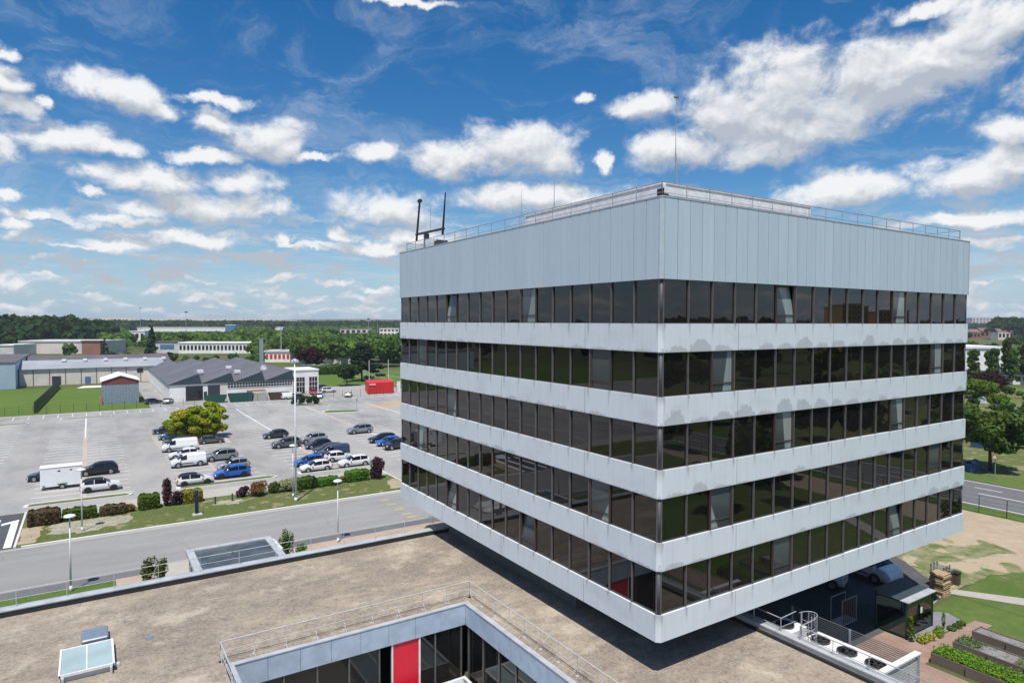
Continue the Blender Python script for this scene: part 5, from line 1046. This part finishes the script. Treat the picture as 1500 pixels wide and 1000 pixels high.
for k in range(18): a = Vector((44.9, 158.2, 0)).lerp(Vector((52.8, 158.0, 0)), (k+.5)/18); q.box(a.x-.09, a.x+.09, a.y-.06, a.y, .3, 3.2)
q.build('corrugation', 'container_red', ct); MB().box(45.3, 47.2, 157.98, 158.1, 2.7, 2.95).build('lettering', 'white_paint', ct); MB().box(54.9, 55.9, 160.5, 161, 0, 3.0).build('door_leaf', 'white_wall', ct)
for x in (50.5, 56.8): tag(MB().tube((x, 172, 0), (x, 172, 9), .09, n=6).build('flag_pole', 'pole_white'), ('left' if x < 52 else 'right')+' one of two bare white poles behind the red container', 'pole', 'bare poles behind the container')
# farther buildings, placed by where their feet stand on the ground
def far(px0, px1, py, h, dep, wall, roof, label, name='building', win=0, winmat='window_dark', rows=1, roofover=.4, rise=0):
    ax, ay = gp(px0, py); bx, by = gp(px1, py); a = Vector((ax, ay, 0)); b = Vector((bx, by, 0)); d = (b-a); L = d.length; rz = math.atan2(d.y, d.x)
    o = T(name, label, 'building', (ax, ay, 0), None, rz); MB().box(0, L, 0, dep, 0, h).build('wall', wall, o, world=False)
    if rise: r = MB(); gable(r, 0, L, 0, dep, h+.1, h+rise); r.build('roof', roof, o, world=False)
    else: MB().box(-roofover, L+roofover, -roofover, dep+roofover, h, h+.8).build('roof', roof, o, world=False)
    for j in range(rows):
        for k in range(win): 
            w_ = L/win; z = (h/rows)*(j+.35); MB().box(k*w_+w_*.2, k*w_+w_*.8, -.12, -.02, z, z+h/rows*.45).build('window', winmat, o, world=False)
    return o, L
far(28, 147, 518, 7.5, 30, 'cream_wall', 'offwhite_wall', 'wide low cream building with flat pale roof beyond the warehouse', win=0); far(120, 147, 519.5, 8.0, 5, 'brick_red', 'dark_sheet', 'dark red block at the right end of the low cream building')
far(262, 372, 517.5, 6.5, 14, 'white_wall', 'white_wall', 'long white building with a row of dark windows behind the workshop', win=20); far(388, 425, 530.5, 5.2, 16, 'white_wall', 'offwhite_wall', 'small white pavilion with red framed windows', win=6, winmat='sign_red'); far(228, 262, 517, 7, 8, 'offwhite_wall', 'dark_sheet', 'plain grey service building beside the dark conifer', win=1, winmat='door_blue')
far(190, 212, 500, 10, 15, 'white_wall', 'roof_white', 'small distant white building among trees', win=3); far(186, 340, 487.5, 9, 30, 'white_wall', 'roof_white', 'very long distant white warehouse', win=0); far(330, 345, 489, 14, 20, 'door_blue', 'white_wall', 'distant blue tower block of the long warehouse')
far(498, 545, 490, 9, 20, 'offwhite_wall', 'brick_red', 'distant hall with pale roof above the wood', win=6); far(556, 584, 492, 10, 20, 'white_wall', 'white_wall', 'distant white building at the edge of the tower', win=5, rows=2); far(400, 415, 486, 9, 20, 'white_wall', 'roof_white', 'tiny distant white hall in the middle of the wood'); far(0, 20, 521, 6, 20, 'offwhite_wall', 'white_wall', 'pale building at the left edge among dark trees')
far(476, 525, 533, 3.2, 6, 'cream_wall', 'tile_roof', 'low house roof half hidden behind the hedge', rise=1.5)
# right side distance
hl, L_ = far(1395, 1470, 556, 11.5, 30, 'white_wall', 'roof_white', 'large white hall behind the poplars', win=0); far(1380, 1520, 563, 3.4, 8, 'white_wall', 'door_dark', 'long low white market building with dark openings', win=12)
ap, L_ = far(1424, 1454, 484, 34, 18, 'cream_wall', 'roof_white', 'distant cream apartment block with balconies', win=6, rows=9)
for (a, b, c, h, m_, l) in ((1416, 1436, 497, 9, 'brick_red', 'brick red terrace house left of the poplars'), (1436, 1462, 495, 10, 'brick_red', 'brick red terrace houses in front of the apartment block'), (1462, 1484, 498, 10, 'cream_wall', 'cream house among the poplars'), (1484, 1530, 494, 11, 'brick_red', 'brick red houses at the right edge')): far(a, b, c, h, 12, m_, 'tile_roof', l, rise=4, win=4)
# mirrored in the glass: blocks behind the photographer's right
def block(x, y, w_, d_, h, wall, label, rz=0):
    o = T('apartment_block', label, 'building', (x, y, 0), None, rz); MB().box(-w_/2, w_/2, -d_/2, d_/2, 0, h).build('wall', wall, o, world=False); MB().box(-w_/2-.3, w_/2+.3, -d_/2-.3, d_/2+.3, h, h+.8).build('roof', 'roof_white', o, world=False); q = MB()
    for j in range(int(h/3)):
        for k in range(int(w_/3)): q.box(-w_/2+.8+k*3, -w_/2+2.3+k*3, d_/2+.01, d_/2+.08, 1+j*3, 2.5+j*3)
    q.build('windows', 'window_dark', o, world=False)
block(330, -182, 17, 14, 30, 'ochre_wall', 'ochre apartment block mirrored in the upper windows', .3); block(372, -183, 22, 14, 28, 'terracotta', 'terracotta apartment block mirrored in the upper windows', .3)
# vehicles seen only in reflections and on the road
vehicle('suv', 'paint_white', 'white car driving on the main road south of the tower', 67.5, -46, -math.pi/2, group=None)
# =================================================================== TREES
proto = {}
def inst(key, x, y, s, label, group, name='tree', cat='tree', rot=None):
    p = proto[key]; c = p.copy(); link(c); c.location = (x, y, 0); c.scale = (s, s, s*random.uniform(.92, 1.1)); c.rotation_euler = (0, 0, random.uniform(0, 6.28) if rot is None else rot); c.name = name; c['label'] = label; c['category'] = cat; c['group'] = group; return c
SPEC = {'g1': ('round', 12, 5.6, 1500, 1.0, 'leaf_green'), 'g2': ('round', 13, 5.0, 1500, 1.0, 'leaf_mid'), 'd1': ('round', 12, 5.4, 1500, 1.0, 'leaf_dark'), 'l1': ('round', 11, 4.6, 1400, .95, 'leaf_lime'), 'c1': ('cone', 15, 3.4, 1500, .8, 'leaf_conifer'), 'p1': ('column', 15, 2.0, 2200, .6, 'leaf_green'), 'pu': ('round', 9, 4.6, 1500, .9, 'leaf_purple')}
LAB = {'g1': 'rounded green tree', 'g2': 'tall mid-green tree', 'd1': 'dense dark green tree', 'l1': 'light yellow-green tree', 'c1': 'dark conical conifer', 'p1': 'slender poplar', 'pu': 'purple-leaved tree'}
first = {}
for i, (k, sp_) in enumerate(SPEC.items()):
    for v in range(2): proto[(k, v)] = crown('tree_crown', sp_[0], sp_[1], sp_[2], sp_[3], sp_[4], sp_[5], 100+i*2+v)
CLR = [(16, 152, 519, 340), (228, 374, 517.5, 380), (386, 427, 531, 250), (186, 346, 488, 420), (496, 548, 490, 420), (554, 586, 492, 420), (398, 417, 486, 420), (188, 214, 500, 420), (0, 20, 521, 330), (1416, 1484, 497, 300), (1395, 1515, 559, 100)]
def blocked(x, y, h):
    dx, dy = x-CAM.x, y-CAM.y; d = dx*math.sin(YAW)+dy*math.cos(YAW)
    if d < 1: return False
    px = 750+FPX*math.tan(math.atan2(dx, dy)-YAW); top = 471+FPX*(21-h)/d
    return any(a-4 <= px <= b+4 and d < 21*FPX/(py-471)+8 and top < py-2 for a, b, py, dn in CLR)
def put(px, py, k, s=1.0, where='', grp=None, label=None, zone=None):
    grp = grp or (LAB[k]+'s '+where)
    x, y = gp(px, py)
    if label is None and where != 'in front of the white hall' and blocked(x, y, SPEC[k][1]*s): return
    if zone: f_ = (px-zone[0])/(zone[1]-zone[0]); where += ', '+['left end', 'left middle', 'right middle', 'right end'][max(0, min(3, int(f_*4)))]
    dpt = math.hypot(x-CAM.x, y-CAM.y); where += (', front' if zone and dpt < 420 else ', mid-depth' if zone and dpt < 800 else ', far back' if zone else '')
    return inst((k, random.randrange(2)), x, y, s, label or (('big ' if s > 1 else 'small ' if s < .68 else '')+LAB[k]+' '+where), grp or (LAB[k]+'s '+where))
rn = random.Random(21)
# dark belt at the far left, mid woods, right-hand trees. each zone: px range, py range, weights, count
ZN = [((0, 150), (484, 497), 'd1 d1 g2 c1 d1 g1', 60, 1.15, 'in the left horizon wood'), ((0, 95), (505, 531), 'd1 d1 g2 c1', 26, .78, 'beyond the blue warehouse'), ((95, 260), (497, 524), 'd1 g1 g2 c1', 22, .7, 'around the low cream building'),
 ((330, 590), (496, 512), 'g1 g2 l1 d1 g1', 62, 1.0, 'in the wood beyond the workshop'), ((395, 590), (512, 538), 'g1 g2 g1 d1 l1', 48, .95, 'at the near edge of the wood'), ((150, 420), (488, 505), 'g1 d1 g2 l1', 52, .8, 'between the distant halls'),
 ((150, 430), (524, 536), 'd1 g1 g2', 34, .36, 'behind the warehouse roofs'), ((1404, 1510), (478, 500), 'd1 g2 d1', 14, .8, 'among the right horizon houses'), ((1404, 1512), (503, 530), 'd1 g2 g1', 20, .72, 'behind the white hall')]
for (xr, yr, ks, cnt, s, wh_) in ZN:
    for i in range(cnt): k = rn.choice(ks.split()); put(rn.uniform(*xr), rn.uniform(*yr), k, s*rn.uniform(.75, 1.2), wh_, zone=xr)
put(222, 530, 'c1', 1.15, '', None, 'tall dark conifer behind the warehouse roof'); put(154, 524, 'c1', .8, '', None, 'dark conifer at the end of the low cream building'); put(102, 526, 'g1', .7, '', None, 'round green tree before the low cream building')
put(455, 545, 'pu', 1.15, '', None, 'large purple-leaved tree beyond the workshop corner'); put(398, 512, 'c1', .8, '', None, 'narrow conifer behind the long white building')
tree('spreading blue-green cedar beyond the red container', 'cedar', 13, 8.0, 5200, .55, 'leaf_conifer', 61, gp(530, 558), name='cedar_tree')
tree('round dark green tree on the lawn before the cedar', 'round', 7.6, 4.0, 2600, .5, 'leaf_dark', 62, gp(508, 565), name='round_tree')
hx, hy = gp(487, 548); hedge(hx-12, hx+12, hy-1.5, hy+1.5, 3.2, 'leaf_mid', 'long clipped hedge on the lawn beyond the workshop', 63, dens=30, leafsz=.5)
# poplars before the white hall
for i, px in enumerate((1422, 1428, 1447, 1456, 1474, 1484, 1497, 1508)): put(px, 562+(i % 2)*2, 'p1', rn.uniform(.72, .95), 'in front of the white hall', 'poplars before the white hall', ['poplar nearest the tower edge before the white hall', 'second poplar from the tower edge before the white hall', 'third poplar from the tower before the white hall', 'fourth poplar from the tower before the white hall', 'fifth poplar from the tower before the white hall', 'sixth poplar from the tower before the white hall', 'seventh poplar from the tower, near the frame edge', 'last poplar at the right frame edge'][i])
tree('broad leafy tree beside the main road', 'round', 10.5, 5.4, 9000, .38, 'leaf_green', 71, (85.5, 19.2), name='roadside_tree'); tree('leafy tree at the right edge beside the main road', 'round', 9.0, 4.6, 7000, .38, 'leaf_mid', 72, (84.5, 6.5), name='roadside_tree')
tree('tree outside the frame casting its shadow on the lawn', 'round', 6, 3, 2500, .3, 'leaf_green', 73, (44.2, -4.4), name='roadside_tree')
tree('dark purple-brown shrub at the far side of the allotments', 'shrub', 6.5, 5.5, 2500, .6, 'leaf_purple', 74, gp(1447, 580), name='shrub', cat='shrub'); tree('large domed green bush beside the far allotments', 'shrub', 5.2, 6.5, 2500, .6, 'leaf_hedge', 75, gp(1428, 583), name='shrub', cat='shrub')
for i in range(120):
    x, y = (rn.uniform(83, 205), rn.uniform(-5, 75)) if i < 70 else (rn.uniform(88, 165), rn.uniform(8, 62)); k = rn.choice(['g1', 'g2', 'l1', 'd1', 'l1']); s = rn.uniform(.18, .38); inst((k, rn.randrange(2)), x, y, s, LAB[k].replace('tree', 'bush').replace('tall ', '')+(' near the road' if x < 115 else ' midway' if x < 160 else ' at the far side')+(', right part' if y/x < .25 else ', left part')+' of the allotments', 'bushes in the allotment gardens', 'bush', 'bush')
for i in range(14):
    x, y = rn.uniform(83, 92), -100+i*7.5; inst((rn.choice(['g1', 'd1', 'g2']), 0), x, y, rn.uniform(.45, .75), 'green tree behind the main road verge south of the frame', 'trees behind the main road verge')
for i, (px, py, m_) in enumerate(((1433, 655, 'blue_tarp'), (1424, 690, 'blue_tarp'), (1488, 610, 'blue_tarp'), (1424, 606, 'white_wall'), (1478, 626, 'white_wall'), (1453, 640, 'blue_tarp'), (1440, 590, 'white_wall'), (1432, 612, 'white_wall'), (1425, 578, 'roof_white'), (1460, 596, 'slat_grey'))):
    x, y = gp(px, py); o = T('garden_hut', ('blue covered' if m_ == 'blue_tarp' else 'pale')+f' garden hut number {i+1} among the allotments', 'hut', (x, y, 0), 'garden huts in the allotments'); o['label'] = ['blue tarpaulin hut above the big roadside tree', 'blue tarpaulin hut nearest the tower edge and the road', 'blue tarpaulin hut by the right frame edge', 'small white hut at the tower edge, upper allotments', 'white hut right of the big roadside tree crown', 'blue tarpaulin hut in the middle of the roadside tree crown', 'white hut between the domed bush and the purple shrub', 'white hut just below the domed bush', 'white-roofed hut left of the domed bush', 'grey slatted hut below the purple shrub'][i]
    MB().box(x-.9, x+.9, y-.8, y+.8, 0, 1.2).build('wall', m_, o); r_ = MB(); gable(r_, x-.9, x+.9, y-.8, y+.8, 1.22, 1.7, .12); r_.build('roof', m_ if m_ == 'blue_tarp' else 'slat_grey', o)
# trees seen only as reflections (behind and left of the photographer)
for i in range(46):
    x, y = rn.uniform(80, 240), rn.uniform(-230, -20); inst((rn.choice(['g1', 'd1', 'g2']), rn.randrange(2)), x, y, rn.uniform(.7, 1.1), 'green tree south of the tower, mirrored in the glass', 'trees south of the tower')
for i in range(16):
    x, y = rn.uniform(15, 60), rn.uniform(-70, -24); inst((rn.choice(['g1', 'l1', 'g2']), rn.randrange(2)), x, y, rn.uniform(.35, .6), 'green garden tree south of the raised beds, mirrored in the glass', 'garden trees south of the tower')
for p in proto.values(): bpy.data.objects.remove(p)
# masts on the skyline
for (px, py, h, l) in ((206, 489, 42, 'tall floodlight mast on the left horizon'), (273, 500, 30, 'grey lattice mast above the white windows building'), (412, 530, 19, 'lamp column before the wood'), (117, 500, 22, 'left pale mast at the dark wood'), (171, 502, 20, 'right pale mast at the dark wood'), (540, 498, 24, 'mast near the distant hall'), (553, 498, 22, 'second mast near the distant hall')):
    x, y = gp(px, py); o = T('light_mast', l, 'mast', (x, y, 0)); MB().tube((x, y, 0), (x, y, h), .35, .18, 6).build('pole', 'slat_grey', o); MB().box(x-1.6, x+1.6, y-.3, y+.3, h-.5, h+.5).build('head', 'dark_steel', o)
# =================================================================== FAR WOODLAND (uncountable)
def forest(name, pts, mat, seed, quad_n, szf):
    rng = np.random.default_rng(seed); P_ = np.array(pts); n = len(P_); k = quad_n
    d = rng.normal(size=(n*k, 3)); d /= np.linalg.norm(d, axis=1, keepdims=True); d[:, 2] = np.abs(d[:, 2])*1.0-.1
    r = np.repeat(P_[:, 3], k)[:, None]; h = np.repeat(P_[:, 2], k)[:, None]; c = np.repeat(P_[:, :2], k, 0)
    C = np.concatenate([c+d[:, :2]*r*rng.uniform(.7, 1.05, (n*k, 1)), h*.45+d[:, 2:3]*h*.5*rng.uniform(.8, 1.05, (n*k, 1))], 1)
    o = quads(name, C, d+rng.normal(size=(n*k, 3))*.35, (r[:, 0]*szf), mat, None, rng); o['kind'] = 'stuff'; return o
def band(azr, dr, n, hr, rr, seed, clear=None):
    rn_ = random.Random(seed); out = []
    for i in range(n):
        a = rn_.uniform(*azr); d = math.sqrt(rn_.uniform(dr[0]**2, dr[1]**2)); x, y = CAM.x+math.sin(a)*d, CAM.y+math.cos(a)*d
        h_ = rn_.uniform(*hr)
        if blocked(x, y, h_): h_ *= .6
        if blocked(x, y, h_): continue
        out.append((x, y, h_, rn_.uniform(*rr)*(h_/hr[0] if h_ < hr[0] else 1)))
    return out
def A(px): return YAW+math.atan((px-750)/FPX)
forest('woodland', band((A(-20), A(160)), (620, 1500), 700, (15, 24), (6, 10), 1), 'leaf_dark', 1, 60, .5); forest('woodland', band((A(-20), A(110)), (640, 1000), 260, (22, 29), (6, 9), 31), 'leaf_dark', 31, 80, .42); forest('woodland', band((A(100), A(150)), (640, 900), 70, (20, 25), (5, 8), 32), 'leaf_dark', 32, 80, .42)
forest('woodland', band((A(150), A(620)), (520, 1300), 1500, (8, 14), (6, 10), 2), 'leaf_mid', 2, 60, .5)
forest('woodland', band((A(300), A(620)), (330, 760), 420, (9, 13), (5, 8), 9), 'leaf_green', 9, 110, .38)
forest('woodland', band((A(330), A(620)), (420, 1000), 110, (8, 12), (4, 7), 19), 'leaf_lime', 19, 90, .38)
forest('woodland', band((A(-30), A(640)), (1300, 3000), 2600, (14, 22), (14, 26), 3), 'leaf_dark', 3, 40, .5)
forest('woodland', band((A(1460), A(1570)), (1000, 2200), 900, (22, 32), (9, 15), 4), 'leaf_dark', 4, 70, .35); forest('woodland', band((A(1380), A(1470)), (1700, 2600), 400, (16, 22), (9, 15), 14), 'leaf_dark', 14, 60, .35)
forest('woodland', band((A(640), A(1380)), (400, 2500), 700, (12, 20), (12, 22), 5), 'leaf_dark', 5, 30, .5)
forest('woodland', band((A(1560), 2.9), (330, 2200), 1600, (14, 26), (10, 20), 6), 'leaf_dark', 6, 30, .5)
forest('woodland', band((-2.2, A(-60)), (300, 2200), 1500, (12, 22), (10, 20), 7), 'leaf_dark', 7, 30, .5)
# low hills
def hill(cx, cy, rx, ry, h, mat, rz=0):
    me = MB(); n = 40; m_ = 10; vs = []
    for j in range(m_+1):
        r = j/m_; z = h*(math.cos(r*math.pi)*.5+.5)
        for i in range(n): th = 2*math.pi*i/n; X = math.cos(th)*rx*r; Y = math.sin(th)*ry*r; vs.append((cx+X*math.cos(rz)-Y*math.sin(rz), cy+X*math.sin(rz)+Y*math.cos(rz), z-.5+(h*.06*math.sin(th*5)*r*(1-r)*4)))
    fs = [(j*n+i, (j+1)*n+i, (j+1)*n+(i+1) % n, j*n+(i+1) % n) for j in range(m_) for i in range(n)]; me.add(vs, fs); struct(me.build('hills', mat, None, True))
for (px, d, w_, h, m_) in ((300, 4600, 1600, 36, 'dirt'), (60, 5200, 1500, 42, 'fields'), (520, 5000, 1800, 38, 'fields'), (800, 5600, 2500, 40, 'fields'), (1480, 3800, 1500, 40, 'fields'), (170, 3300, 330, 34, 'dirt')):
    a = A(px); hill(CAM.x+math.sin(a)*d, CAM.y+math.cos(a)*d, w_, 500, h, m_, -a)
print('objects', len(bpy.data.objects))

# =================================================================== HAZE
m, t = newmat('haze_air'); vp = t.n('ShaderNodeVolumePrincipled', i_Color=(.82, .91, 1.0, 1), i_Density=.00010, i_Anisotropy=.0); o_ = t.n('ShaderNodeOutputMaterial'); t.nt.links.new(vp.outputs[0], o_.inputs['Volume'])
hz_ = MB().box(-7300, 7300, -7300, 7300, -1, 50).build('haze', 'haze_air'); hz_['kind'] = 'stuff'
sc.cycles.volume_max_steps = 64
